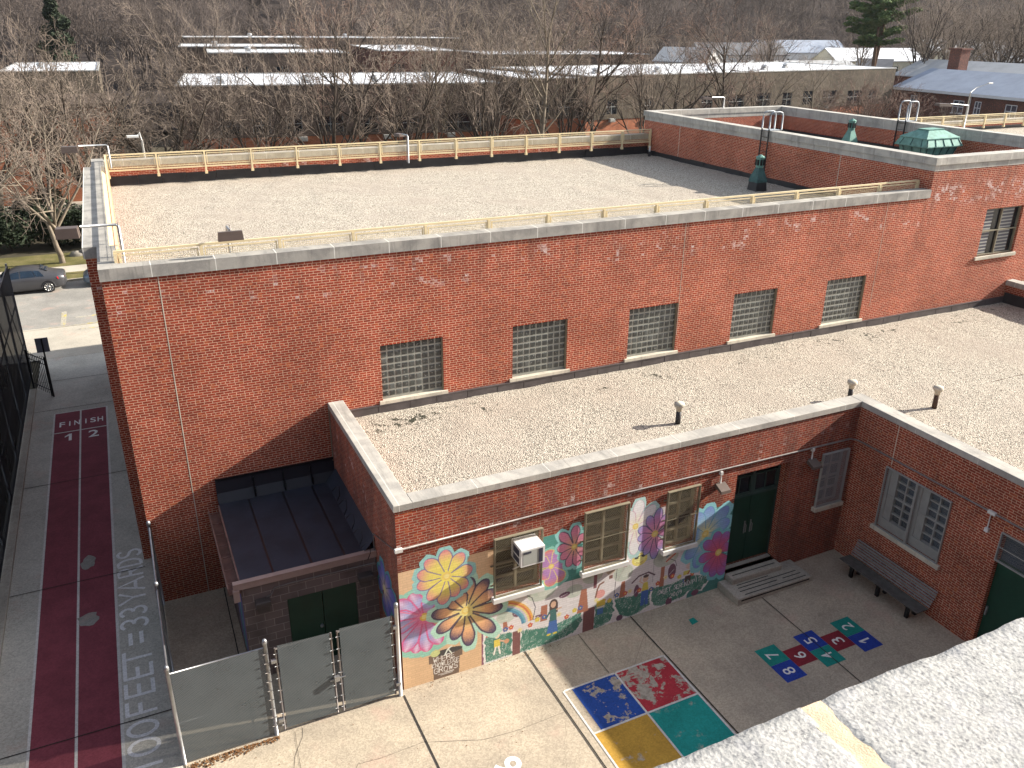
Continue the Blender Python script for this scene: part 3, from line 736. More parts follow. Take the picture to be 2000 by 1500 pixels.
# ------------------------------------------------------------------ roof railings
def railing(name, label, xs, y, ztop, zbot, zfoot, inward, group='cream roof edge railings'):
    """top and bottom rail on posts, a framed wire panel in each bay"""
    M = MT
    g = thing(name, label, 'railing', (xs[0], y, zfoot), group)
    x0, x1 = xs[0], xs[-1]
    m = MB(); m.box(x0-.03, y-.03, ztop-.055, x1+.03, y+.03, ztop); m.build('top_rail', M['cream'], g)
    m = MB(); m.box(x0-.03, y-.025, zbot-.04, x1+.03, y+.025, zbot+.02); m.build('bottom_rail', M['cream'], g)
    for x in xs:
        m = MB(); m.box(x-.035, y-.045*1, zfoot, x+.035, y+.045, ztop-.056); m.box(x-.055, y-.07, zfoot-.02, x+.055, y+.07, zfoot+.09)
        m.build('post', M['cream'], g)
    for a, c in zip(xs, xs[1:]):
        a, c = a+.10, c-.10; zb, zt = zbot+.09, ztop-.13; yy = y-.012*inward
        m = MB(); m.quad((a, yy, zb), (c, yy, zb), (c, yy, zt), (a, yy, zt)); p = m.build('mesh_panel', M['cream_mesh'], g)
        m = MB(); t = .03
        m.box(a-t, yy-.018, zb-t, a, yy+.018, zt+t); m.box(c, yy-.018, zb-t, c+t, yy+.018, zt+t); m.box(a, yy-.018, zt, c, yy+.018, zt+t); m.box(a, yy-.018, zb-t, c, yy+.018, zb)
        m.build('panel_frame', M['cream'], p)
    return g
NEARX = [.38, 2.31, 4.2, 6.1, 8.1, 9.98, 11.85, 13.73, 15.6, 17.45, 19.3, 21.15, 23.0, 24.9, 26.76]
FARX = [.48, 2.38, 4.28, 6.2, 8.15, 10.06, 11.97, 13.87, 15.72, 17.58, 19.45, 21.31, 23.18, 25.03, 26.76]
def build_railings():
    M = MT
    railing('roof_railing', 'cream railing along the near edge of the gymnasium roof, low behind the stone coping', NEARX, .50, 9.65, 8.93, 8.62, 1)
    railing('roof_railing', 'cream railing along the far edge of the gymnasium roof, in front of the bare trees', FARX, 17.62, 9.62, 8.98, 8.68, 1)
    railing('roof_railing', 'cream railing on the far right roof behind the brick penthouse', [37+i*1.95 for i in range(15)], 17.62, 9.55, 8.95, 8.7, 1)
    # the side railing over the alley, seen end on
    g = thing('roof_railing', 'short side railing over the alley, seen end on at the roof\'s left edge', 'railing', (.44, .9, 8.62), 'cream roof edge railings')
    m = MB(); m.box(.42, .62, 9.60, .48, 17.5, 9.65); m.build('top_rail', M['cream'], g)
    m = MB(); m.box(.425, .62, 8.91, .475, 17.5, 8.97); m.build('bottom_rail', M['cream'], g)
    ys = [.62+i*1.875 for i in range(10)]
    for y in ys:
        m = MB(); m.box(.42, y-.03, 8.62, .48, y+.03, 9.60); m.build('post', M['cream'], g)
    for a, c in zip(ys, ys[1:]):
        m = MB(); m.quad((.455, a+.1, 9.0), (.455, c-.1, 9.0), (.455, c-.1, 9.52), (.455, a+.1, 9.52)); m.build('mesh_panel', M['cream_mesh'], g)
# ------------------------------------------------------------------ the mural, painted into a fine grid of colour
STROKES = {  # a hand-lettered alphabet: polylines on a 1 x 1 cell
 'W': [[(0, 1), (.25, 0), (.5, .7), (.75, 0), (1, 1)]], 'H': [[(0, 0), (0, 1)], [(1, 0), (1, 1)], [(0, .5), (1, .5)]], 'E': [[(1, 1), (0, 1), (0, 0), (1, 0)], [(0, .5), (.8, .5)]],
 'R': [[(0, 0), (0, 1), (.8, 1), (1, .8), (.8, .5), (0, .5)], [(.5, .5), (1, 0)]], 'K': [[(0, 0), (0, 1)], [(1, 1), (0, .45), (1, 0)]], 'N': [[(0, 0), (0, 1), (1, 0), (1, 1)]],
 'O': [[(.5, 1), (.1, .8), (0, .4), (.3, 0), (.7, 0), (1, .4), (.9, .8), (.5, 1)]], 'L': [[(0, 1), (0, 0), (1, 0)]], 'D': [[(0, 0), (0, 1), (.6, 1), (1, .6), (1, .3), (.6, 0), (0, 0)]],
 'G': [[(1, .8), (.6, 1), (.2, .9), (0, .5), (.2, .1), (.6, 0), (1, .2), (1, .45), (.6, .45)]], 'S': [[(1, .85), (.6, 1), (.1, .9), (.1, .6), (.9, .4), (.9, .1), (.4, 0), (0, .15)]],
 'T': [[(0, 1), (1, 1)], [(.5, 1), (.5, 0)]], 'I': [[(.5, 0), (.5, 1)]], 'P': [[(0, 0), (0, 1), (.8, 1), (1, .75), (.8, .45), (0, .45)]], 'Y': [[(0, 1), (.5, .5), (1, 1)], [(.5, .5), (.5, 0)]],
 '2': [[(0, .8), (.4, 1), (.9, .85), (.9, .6), (0, 0), (1, 0)]], '0': [[(.5, 1), (.1, .7), (.1, .3), (.5, 0), (.9, .3), (.9, .7), (.5, 1)]], '9': [[(.9, .6), (.4, .5), (.1, .75), (.5, 1), (.9, .75), (.8, .3), (.5, 0)]]}
class Canvas:
    def __init__(s, u0, u1, z0, z1, st=.012):
        s.u = np.arange(u0, u1+st*.5, st); s.z = np.arange(z0, z1+st*.5, st)
        s.U, s.Z = np.meshgrid(s.u, s.z); s.col = np.zeros(s.U.shape+(3,)); s.on = np.zeros(s.U.shape, bool)
        rg = np.random.RandomState(5)
        k = rg.rand(40, 120); iu = np.linspace(0, 118.9, s.U.shape[1]); iz = np.linspace(0, 38.9, s.U.shape[0])
        a, b = iz.astype(int), iu.astype(int); fa, fb = (iz-a)[:, None], (iu-b)[None, :]
        s.N = (k[a][:, b]*(1-fa)*(1-fb)+k[a+1][:, b]*fa*(1-fb)+k[a][:, b+1]*(1-fa)*fb+k[a+1][:, b+1]*fa*fb)
        s.F = rg.rand(*s.U.shape)
    def put(s, m, c, a=1.0):
        c = np.array(lin(c) if isinstance(c, str) else c)
        a = np.where(m, a, 0.0)[..., None]
        s.col = s.col*(1-a)+c*a; s.on |= m
    def rect(s, u0, u1, z0, z1, c, a=1.0, wob=0.0):
        n = (s.N-.5)*wob
        s.put((s.U > u0+n) & (s.U < u1+n) & (s.Z > z0+n) & (s.Z < z1+n), c, a)
    def ell(s, u, z, ru, rz, c, a=1.0, rot=0.0):
        x, y = s.U-u, s.Z-z; co, si = math.cos(rot), math.sin(rot)
        s.put(((x*co+y*si)/ru)**2+((-x*si+y*co)/rz)**2 < 1, c, a)
    def poly(s, P, c, a=1.0, wob=0.0):
        U = s.U+(s.N-.5)*wob; Z = s.Z+(s.F-.5)*wob*.5; m = np.zeros(U.shape, bool); n = len(P)
        for i in range(n):
            (x1, y1), (x2, y2) = P[i], P[(i+1) % n]
            if y1 == y2: continue
            k = ((y1 > Z) != (y2 > Z)) & (U < (x2-x1)*(Z-y1)/(y2-y1)+x1); m ^= k
        s.put(m, c, a); return m
    def seg(s, P, w, c, a=1.0):
        for (x1, y1), (x2, y2) in zip(P, P[1:]):
            dx, dy = x2-x1, y2-y1; L = dx*dx+dy*dy+1e-9
            t = np.clip(((s.U-x1)*dx+(s.Z-y1)*dy)/L, 0, 1)
            s.put((s.U-x1-t*dx)**2+(s.Z-y1-t*dy)**2 < (w/2)**2, c, a)
    def text(s, txt, u0, u1, z0, z1, w, c, slope=0.0):
        n = len(txt); cw = (u1-u0)/n
        for i, ch in enumerate(txt):
            if ch == ' ': continue
            for pl in STROKES[ch]:
                s.seg([(u0+cw*(i+.1+.78*x), z0+slope*(i/n)+(z1-z0)*y+.012*math.sin(i*2.3)) for x, y in pl], w, c)
    def petal(s, c, t, wd, inner, mid, outer, line, lw=.16, halo=None, streak=None, edge=0):
        c = np.array(c); t = np.array(t); d = t-c; L = np.hypot(*d); d = d/L
        a = ((s.U-c[0])*d[0]+(s.Z-c[1])*d[1])/L; l = np.abs(-(s.U-c[0])*d[1]+(s.Z-c[1])*d[0])
        s0 = .66
        def wof(a, k): 
            w = np.where(a < s0, wd*(np.clip(a, 0, 1)/s0)**.8, wd*np.sqrt(np.clip(1-((a-s0)/(1-s0+k))**2, 0, 1))); return w
        if halo is not None:
            s.put((a > .35) & (l < wof(a, .16)*1.0+.055*(a > .4)) & (a < 1.13), halo)
        w = wof(a, 0); m = (a > .05) & (a < 1.0) & (l < w)
        f = np.clip((a-.15)/.85+(s.F-.5)*.16, 0, 1)[..., None]
        I, K, O = (np.array(lin(x)) for x in (inner, mid, outer))
        g = np.where(f < .5, I+(K-I)*(f/.5), K+(O-K)*((f-.5)/.5))
        if streak is not None:
            q = np.clip(1-np.abs(l/np.maximum(w, 1e-4))*1.6, 0, 1)[..., None]*np.clip((f-.3)*2, 0, 1); g = g*(1-q*.7)+np.array(lin(streak))*q*.7
        if edge:
            q = np.clip(l/np.maximum(w, 1e-4), 0, 1)[..., None]**4*np.clip((f-.2)*2.2, 0, 1); q = np.clip(q+np.clip((f-.74)*4.5, 0, 1), 0, 1)*edge
            g = g*(1-q)+np.array(lin(outer))*q
        mm = m[..., None]; s.col = np.where(mm, g, s.col); s.on |= m
        if line:
            e = m & ((l > w-.034*1.0*(lw/.16)) & (a > .18))
            s.put(e, line, .92)
    def flower(s, c, tips, wd, inner, mid, outer, line, eye='#f0d060', halo=None, streak=None, er=.11, lw=.16, edge=0):
        if halo:
            for t in tips: s.petal(c, t, wd, halo, halo, halo, None, halo=halo)
        for t in tips: s.petal(c, t, wd, inner, mid, outer, line, lw=lw, streak=streak, edge=edge)
        s.ell(c[0], c[1], er, er, eye); s.ell(c[0], c[1], er*.6, er*.6, '#f6e08a')

def paint_front():
    c = Canvas(WX+.002, DOOR[0]-.005, .0, 3.74)
    U0 = WX
    c.rect(4.9, 7.32, -1, 3.36, '#dfb98e')
    c.rect(4.9, 7.10, -1, 1.3, '#e0b98c', .7)
    # white landscape band and the teal behind the upper flowers
    c.rect(7.08, 14.5, .0, 2.05, '#e9e3e2')
    c.rect(8.56, 9.80, 1.80, 3.32, '#2f8a7e')
    c.rect(10.98, 12.16, 1.7, 3.30, '#e6dfe0'); c.rect(11.6, 12.2, 1.75, 2.6, '#c9d5d4')
    c.rect(13.14, 14.5, .0, 2.84, '#2f8379'); c.rect(13.1, 13.5, 1.6, 2.80, '#d6dcea')
    c.poly([(13.1, 2.0), (13.5, 1.7), (13.75, .95), (13.5, .66), (12.5, .7), (12.0, 1.9)], '#e4dfe4')
    # lawns with ragged white edges, brick-coloured gaps between them
    G = '#2f7c66'
    c.rect(7.0, 7.10, .0, 1.0, '#8a4a66')
    for P in ([(7.10, .04), (7.10, .90), (7.45, .80), (7.83, .74), (7.82, .06)], [(8.08, .10), (8.08, .70), (8.7, .58), (9.2, .60), (9.8, .74), (9.84, .44), (9.60, .13), (8.9, .03), (8.09, .02)],
              [(10.21, .06), (10.20, .78), (10.75, .80), (10.80, .46), (10.66, .12), (10.27, .02)], [(10.80, .55), (10.78, .82), (11.3, .74), (11.95, .78), (12.02, .30), (11.6, .13), (11.25, .08), (10.96, .22)],
              [(12.0, .25), (11.95, .80), (12.6, .74), (13.2, .84), (13.55, .74), (13.86, .60), (13.6, .22), (13.2, .34), (13.05, .20), (12.3, .10)]):
        cx, cz = sum(p[0] for p in P)/len(P), sum(p[1] for p in P)/len(P)
        c.poly([(cx+(x-cx)*1.03+(.04 if x > cx else -.04), cz+(z-cz)*1.12) for x, z in P], '#f1efec', wob=.07)
        m = c.poly(P, G, wob=.10)
        c.put(m & (c.F > .80) & (c.N > .45), '#e8ece8', .85); c.put(m & (c.N > .62), '#3a8a72', .5)
    for a, b in ((7.84, 8.06), (9.86, 10.19)):
        c.rect(a, b, .0, .74 if a < 9 else .78, '#7a3f3c')
    c.ell(12.55, .16, .10, .16, '#6f3050'); c.ell(13.42, .20, .12, .10, '#7a3a5a'); c.ell(10.98, .14, .10, .10, '#5d3050')
    # hills, trees, clouds
    for u, z, a, b in ((7.65, 1.28, .26, .20), (8.62, 1.72, .40, .27), (10.08, 1.75, .30, .22), (11.0, 1.58, .30, .26), (12.32, 1.66, .40, .27), (9.55, 1.45, .25, .2)):
        c.ell(u, z, a, b, '#c3ccbb', .9); c.ell(u-.08, z+.04, a*.5, b*.5, '#b3c0b0', .7); c.ell(u+.1, z-.04, a*.5, b*.5, '#d2d6c8', .7)
    for P in ([(8.60, .80), (8.62, 1.28), (8.80, 1.28), (8.80, .80)], [(9.66, .70), (9.76, 1.42), (9.92, 1.42), (10.0, .70)], [(7.58, .86), (7.58, 1.12), (7.68, 1.12), (7.72, .84)],
              [(10.92, .80), (10.97, 1.30), (11.08, 1.30), (11.10, .80)], [(12.18, .76), (12.20, 1.40), (12.31, 1.40), (12.33, .76)]):
        c.poly(P, '#b06a48')
    for u, z, a, b, r in ((9.28, 1.42, .16, .08, .1), (12.56, 1.16, .13, .25, 0), (11.46, .86, .08, .20, 0), (8.45, .98, .22, .05, .1), (7.95, 1.30, .12, .14, .6)):
        c.ell(u, z, a, b, '#6f3f58', 1, r); c.seg([(u-a*.6, z-b*.3), (u+a*.5, z+b*.2)], .02, '#e8dfe4', .7)
    c.rect(10.12, 10.22, 1.35, 1.95, '#8a4a52'); c.ell(10.62, 1.78, .14, .14, '#c9b8a6'); c.rect(10.57, 10.68, 1.50, 1.62, '#7d4a3a')
    c.rect(11.0, 11.12, 1.75, 1.98, '#8b4c44')
    # rainbow
    for k, col in enumerate(('#f3ead9', '#f0b24a', '#e07a3e', '#f1d98a', '#d4ccd8', '#6fb3c4', '#4a8fb0')):
        th = np.linspace(2.0, .12, 24); r = 1.0-k*.052
        c.seg([(7.42+r*1.02*math.cos(t), .86+r*.93*math.sin(t)) for t in th], .07, col)
    c.seg([(8.12, 1.82), (8.36, 1.62), (8.46, 1.30), (8.40, .95)], .022, '#40384a')
    c.seg([(9.5, 1.86), (9.5, 1.35)], .02, '#7c7478'); c.seg([(10.8, 1.75), (10.76, .85)], .02, '#6a626a'); c.seg([(11.95, 1.8), (11.95, 1.0)], .02, '#8a8288')
    c.seg([(11.3, 1.16), (11.5, 1.32), (11.8, 1.36), (12.0, 1.22)], .045, '#5a3644'); c.seg([(12.42, 1.62), (12.64, 1.48), (12.70, 1.30)], .02, '#5a5058')
    for k, col in enumerate(('#cf6a4a', '#e8d6c8', '#6f9fb8')): c.seg([(12.35, 1.54+k*.07), (12.62, 1.72+k*.07)], .05, col)
    # row of small flowers
    rg = random.Random(3)
    for k in range(30):
        u = 7.2+k*.215+rg.uniform(-.05, .05); z = .86+.10*math.sin(k*1.1)+rg.uniform(-.06, .08)
        if 9.98 < u < 10.15: continue
        col = ['#d6533a', '#e8cf3e', '#3f5fa8', '#d6533a', '#efe0b0'][k % 5]
        for q in range(5):
            t = q*1.257+.3; c.ell(u+.045*math.cos(t), z+.045*math.sin(t), .032, .032, col)
        c.ell(u, z, .022, .022, '#f0dc6a')
    # child in a green top and blue skirt
    c.ell(8.97, 1.23, .12, .16, '#4a2c22'); c.rect(8.86, 9.10, .95, 1.25, '#4a2c22'); c.ell(8.97, 1.22, .075, .10, '#e0b494')
    c.poly([(8.86, .72), (8.90, 1.08), (9.05, 1.08), (9.08, .72)], '#2a6a66'); c.poly([(8.80, .34), (8.86, .72), (9.08, .72), (9.12, .34)], '#2d66b0')
    c.seg([(8.88, 1.04), (8.78, .86)], .05, '#2a6a66'); c.seg([(9.07, 1.04), (9.20, 1.06)], .04, '#e0b494'); c.ell(8.86, .31, .06, .035, '#e8cf3e'); c.ell(9.04, .31, .06, .035, '#e8cf3e')
    # child in yellow throwing a ball, lower left
    c.ell(7.42, .76, .07, .07, '#f0e2c4'); c.rect(7.34, 7.50, .42, .66, '#e8d048'); c.seg([(7.5, .60), (7.66, .52)], .05, '#e0b494'); c.ell(7.68, .52, .07, .07, '#d89a72'); c.seg([(7.38, .42), (7.33, .22)], .05, '#f2eee6'); c.seg([(7.46, .42), (7.50, .20)], .05, '#f2eee6')
    # child in pink, yellow and blue, beside a brown scarf
    c.ell(10.34, 1.12, .14, .13, '#eba39a'); c.rect(10.24, 10.50, .72, .92, '#e2c63c'); c.rect(10.28, 10.46, .46, .66, '#2f6fb0'); c.rect(10.25, 10.49, .66, .72, '#f0e6d4'); c.seg([(10.20, 1.05), (10.24, 1.28), (10.30, 1.42), (10.42, 1.46)], .05, '#8a5238')
    # child in yellow top and blue trousers
    c.ell(11.72, 1.17, .09, .10, '#e4bfa2'); c.ell(11.73, 1.26, .09, .05, '#4a2c22'); c.poly([(11.62, .80), (11.66, 1.06), (11.80, 1.06), (11.84, .80)], '#e3d04a'); c.poly([(11.62, .32), (11.62, .80), (11.84, .80), (11.86, .32), (11.76, .32), (11.74, .62), (11.72, .32)], '#2a63b4'); c.seg([(11.66, 1.04), (11.54, 1.14), (11.58, 1.26)], .035, '#e4bfa2')
    # child in brown trousers, red sleeve
    c.ell(13.14, 1.18, .12, .11, '#e2c8bc'); c.rect(12.95, 13.15, .90, 1.04, '#d8cf5a'); c.seg([(13.10, .92), (13.2, 1.05)], .04, '#b83a30'); c.rect(13.02, 13.22, .56, .86, '#3c2620'); c.rect(13.10, 13.14, .56, .74, '#3f7f72')
    # sun with dark glasses
    c.ell(11.48, 1.86, .24, .20, '#f2e06a'); c.ell(11.48, 1.86, .17, .15, '#f7ec92'); c.ell(11.38, 1.93, .065, .045, '#201a18'); c.ell(11.60, 1.95, .065, .045, '#201a18'); c.seg([(11.36, 1.95), (11.70, 1.99)], .025, '#201a18'); c.seg([(11.38, 1.78), (11.48, 1.73), (11.60, 1.79)], .02, '#c9a030')
    c.seg([(10.85, 1.40), (11.05, 1.78), (11.3, 1.98)], .02, '#b8b0a8')
    c.text('SWEET SERENDIPITY', 12.15, 13.64, .50, .64, .017, '#e6e2e4', .06); c.text('2009', 12.55, 12.98, .28, .42, .018, '#e6e2e4', .03)
    # big flowers
    c.flower((5.56, 1.96), [(5.27, 2.70), (4.9, 2.60), (5.74, 2.45), (4.82, 2.2), (4.86, 1.42), (5.31, .98), (5.60, .93), (5.94, 1.05), (5.05, 1.10), (4.75, 1.8)], .205, '#e86a98', '#9aa8e0', '#dd4f8c', '#d8508c', '#f0c040', halo='#8fcdb8', streak='#e4dcf2', lw=.2)
    c.seg([(5.0, 2.28), (5.5, 2.02), (4.95, 1.80)], .03, '#e77aa0')
    c.flower((6.60, 1.81), [(6.73, 2.73), (7.18, 2.55), (7.40, 2.16), (7.57, 1.61), (7.36, .92), (6.68, .72), (6.26, 1.03), (5.85, 1.39), (5.73, 1.95), (6.17, 2.22), (6.44, 2.40)], .185, '#f6e690', '#f2b47e', '#3a2658', '#2a1844', halo='#b4e0cc', lw=.2, edge=.95)
    c.flower((6.14, 2.93), [(6.11, 3.66), (6.56, 3.46), (6.79, 2.95), (6.65, 2.48), (6.38, 2.30), (6.02, 2.16), (5.68, 2.38), (5.41, 2.83), (5.43, 3.18), (5.64, 3.50)], .185, '#f0e05a', '#ecd868', '#e07a92', '#6a5a9c', halo='#93ccc8', lw=.13)
    c.flower((8.87, 2.40), [(8.76, 2.90), (9.15, 2.83), (9.30, 2.35), (9.20, 1.88), (8.87, 1.80), (8.58, 2.1), (8.5, 2.66)], .20, '#c58ac8', '#b07fc0', '#e07f62', '#ecd76e', halo='#7fc4b4', lw=.12, er=.08)
    c.flower((9.50, 2.80), [(9.52, 3.42), (9.08, 3.30), (9.02, 2.87), (9.13, 2.53), (9.34, 2.24), (9.63, 2.20), (9.86, 2.5), (9.80, 3.1)], .14, '#e8b08a', '#e088a4', '#d87a9c', '#2e2a50', halo='#8fd0cc', lw=.13, er=.08)
    c.flower((11.27, 2.92), [(11.35, 3.68), (11.83, 3.40), (11.0, 3.40), (10.95, 2.9), (11.08, 2.50), (11.29, 2.06), (11.65, 2.26)], .17, '#f0ead2', '#f2eef0', '#eef0f0', '#d69ab8', halo='#b8dcd8', lw=.08, er=.09)
    c.flower((11.89, 2.53), [(11.64, 3.13), (11.98, 3.30), (12.28, 3.05), (11.36, 2.82), (11.36, 2.51), (11.43, 2.14), (11.62, 1.95), (11.93, 1.74), (12.2, 1.97), (12.36, 2.5)], .145, '#eaa0b0', '#d58ac0', '#8f9cd8', '#3a3566', lw=.13, er=.10)
    c.flower((13.55, 2.08), [(13.60, 2.93), (14.23, 2.78), (14.34, 2.30), (13.17, 2.82), (13.12, 2.13), (12.98, 1.42), (13.36, 1.02), (14.0, 1.8)], .21, '#e3e0a0', '#8ab8dc', '#7a92dc', '#4f9cc0', halo='#8fd4dc', lw=.12)
    c.flower((14.08, 1.34), [(13.93, 2.05), (14.32, 1.96), (13.54, 1.82), (13.42, 1.27), (13.66, .80), (13.95, .56), (14.31, .52), (14.50, .81), (14.45, 1.5)], .17, '#d8506a', '#c4508c', '#8a6cc8', '#a83c78', halo='#74c4cc', lw=.13)
    # flower pot and its lettering
    c.poly([(5.63, .52), (5.63, .76), (6.50, .76), (6.50, .52), (6.42, .52), (6.40, .01), (5.74, .0), (5.72, .52)], '#6e5440'); c.ell(6.1, .76, .40, .09, '#241c18'); c.ell(5.80, .80, .12, .10, '#cfd68c'); c.seg([(6.04, .66), (6.12, .82), (6.22, .88)], .035, '#e8efe2'); c.seg([(6.22, .66), (6.14, .80)], .03, '#e8efe2')
    c.text('WHERE', 5.74, 6.30, .53, .67, .015, '#f4f0ea'); c.text('KNOWLEDGE', 5.70, 6.42, .37, .50, .014, '#f4f0ea'); c.text('GROWS', 5.74, 6.38, .18, .34, .017, '#f4f0ea'); c.seg([(5.86, .13), (6.26, .14)], .018, '#f4f0ea'); c.seg([(5.92, .095), (6.22, .10)], .014, '#f4f0ea')
    return c

def grid_mesh(c, name, parent, place, keep):
    H, W = c.U.shape
    idx = -np.ones((H, W), int)
    fm = c.on[:-1, :-1] & c.on[1:, 1:] & c.on[1:, :-1] & c.on[:-1, 1:] & keep(c.U[:-1, :-1], c.Z[:-1, :-1])
    vm = np.zeros((H, W), bool); vm[:-1, :-1] |= fm; vm[1:, :-1] |= fm; vm[:-1, 1:] |= fm; vm[1:, 1:] |= fm
    idx[vm] = np.arange(vm.sum())
    co = np.stack(place(c.U[vm], c.Z[vm]), 1)
    r = parent
    while r.parent: r = r.parent
    co = co-np.array(r.location)
    q = np.stack([idx[:-1, :-1][fm], idx[:-1, 1:][fm], idx[1:, 1:][fm], idx[1:, :-1][fm]], 1)
    me = bpy.data.meshes.new(name); me.vertices.add(len(co)); me.vertices.foreach_set('co', co.astype(np.float32).ravel())
    me.loops.add(q.size); me.loops.foreach_set('vertex_index', q.astype(np.int32).ravel())
    me.polygons.add(len(q)); me.polygons.foreach_set('loop_start', np.arange(0, q.size, 4, dtype=np.int32)); me.polygons.foreach_set('loop_total', np.full(len(q), 4, np.int32))
    me.update(calc_edges=True)
    at = me.color_attributes.new('paint', 'FLOAT_COLOR', 'POINT')
    rgba = np.ones((len(co), 4), np.float32); rgba[:, :3] = np.clip(c.col[vm]*.88+.065, 0, .85); at.data.foreach_set('color', rgba.ravel())
    uvw = np.stack([c.U[vm], c.Z[vm]], 1)[q.ravel()].astype(np.float32)
    me.uv_layers.new(name='UVMap').data.foreach_set('uv', uvw.ravel())
    me.materials.append(MT['mural']); me.validate()
    o = bpy.data.objects.new(name, me); COL.objects.link(o); o.parent = parent
    return o

def build_mural(wing):
    c = paint_front()
    def keep(u, z):
        k = np.ones(u.shape, bool)
        for a, b, z0, z1 in LOWWIN: k &= ~((u > a) & (u < b) & (z > z0-.03) & (z < z1))
        return k
    grid_mesh(c, 'mural', wing, lambda u, z: (u, np.full(u.shape, SW-.004), z), keep)
    c = Canvas(-5.855, -4.07, .0, 3.2)
    c.flower((-4.65, 2.1), [(-4.55, 2.85), (-5.16, 2.74), (-5.56, 2.42), (-4.59, 1.40), (-4.15, 1.95), (-5.12, 1.70), (-5.6, 1.95), (-4.9, 1.3), (-4.2, 2.5)], .19, '#d8b8a0', '#7a6cc0', '#3f4a9c', '#262a58', '#f0d8b0', halo='#3f8f94', lw=.12)
    grid_mesh(c, 'side_mural', wing, lambda u, z: (np.full(u.shape, WX-.004), u, z), lambda u, z: np.ones(u.shape, bool))

# ------------------------------------------------------------------ painted games and lettering on the ground
def glyph_poly(ch, bold=.0):
    cu = bpy.data.curves.new('tmp', 'FONT'); cu.body = ch; cu.size = 1; cu.offset = bold; cu.resolution_u = 6
    ob = bpy.data.objects.new('tmp', cu); COL.objects.link(ob)
    bpy.context.view_layer.update()
    me = bpy.data.meshes.new_from_object(ob.evaluated_get(bpy.context.evaluated_depsgraph_get()))
    vs = [v.co.copy() for v in me.vertices]; fs = [tuple(p.vertices) for p in me.polygons]
    bpy.data.objects.remove(ob); bpy.data.curves.remove(cu); bpy.data.meshes.remove(me)
    x0, x1 = min(v.x for v in vs), max(v.x for v in vs); y0, y1 = min(v.y for v in vs), max(v.y for v in vs)
    return [((v.x-x0)/(x1-x0), (v.y-y0)/(y1-y0)) for v in vs], fs
def glyph(mb, ch, f, bold=.0):
    """f maps (right, up) in 0..1 to a ground point"""
    if ch == '1':       # plain stroke with a flag
        mb.add([f(a, b) for a, b in ((.58, 0), (1, 0), (1, 1), (.62, 1), (0, .70), (0, .54), (.58, .74))], [(0, 1, 2, 6), (2, 3, 4, 5, 6)]); return
    vs, fs = glyph_poly(ch, bold); mb.add([f(a, b) for a, b in vs], fs)

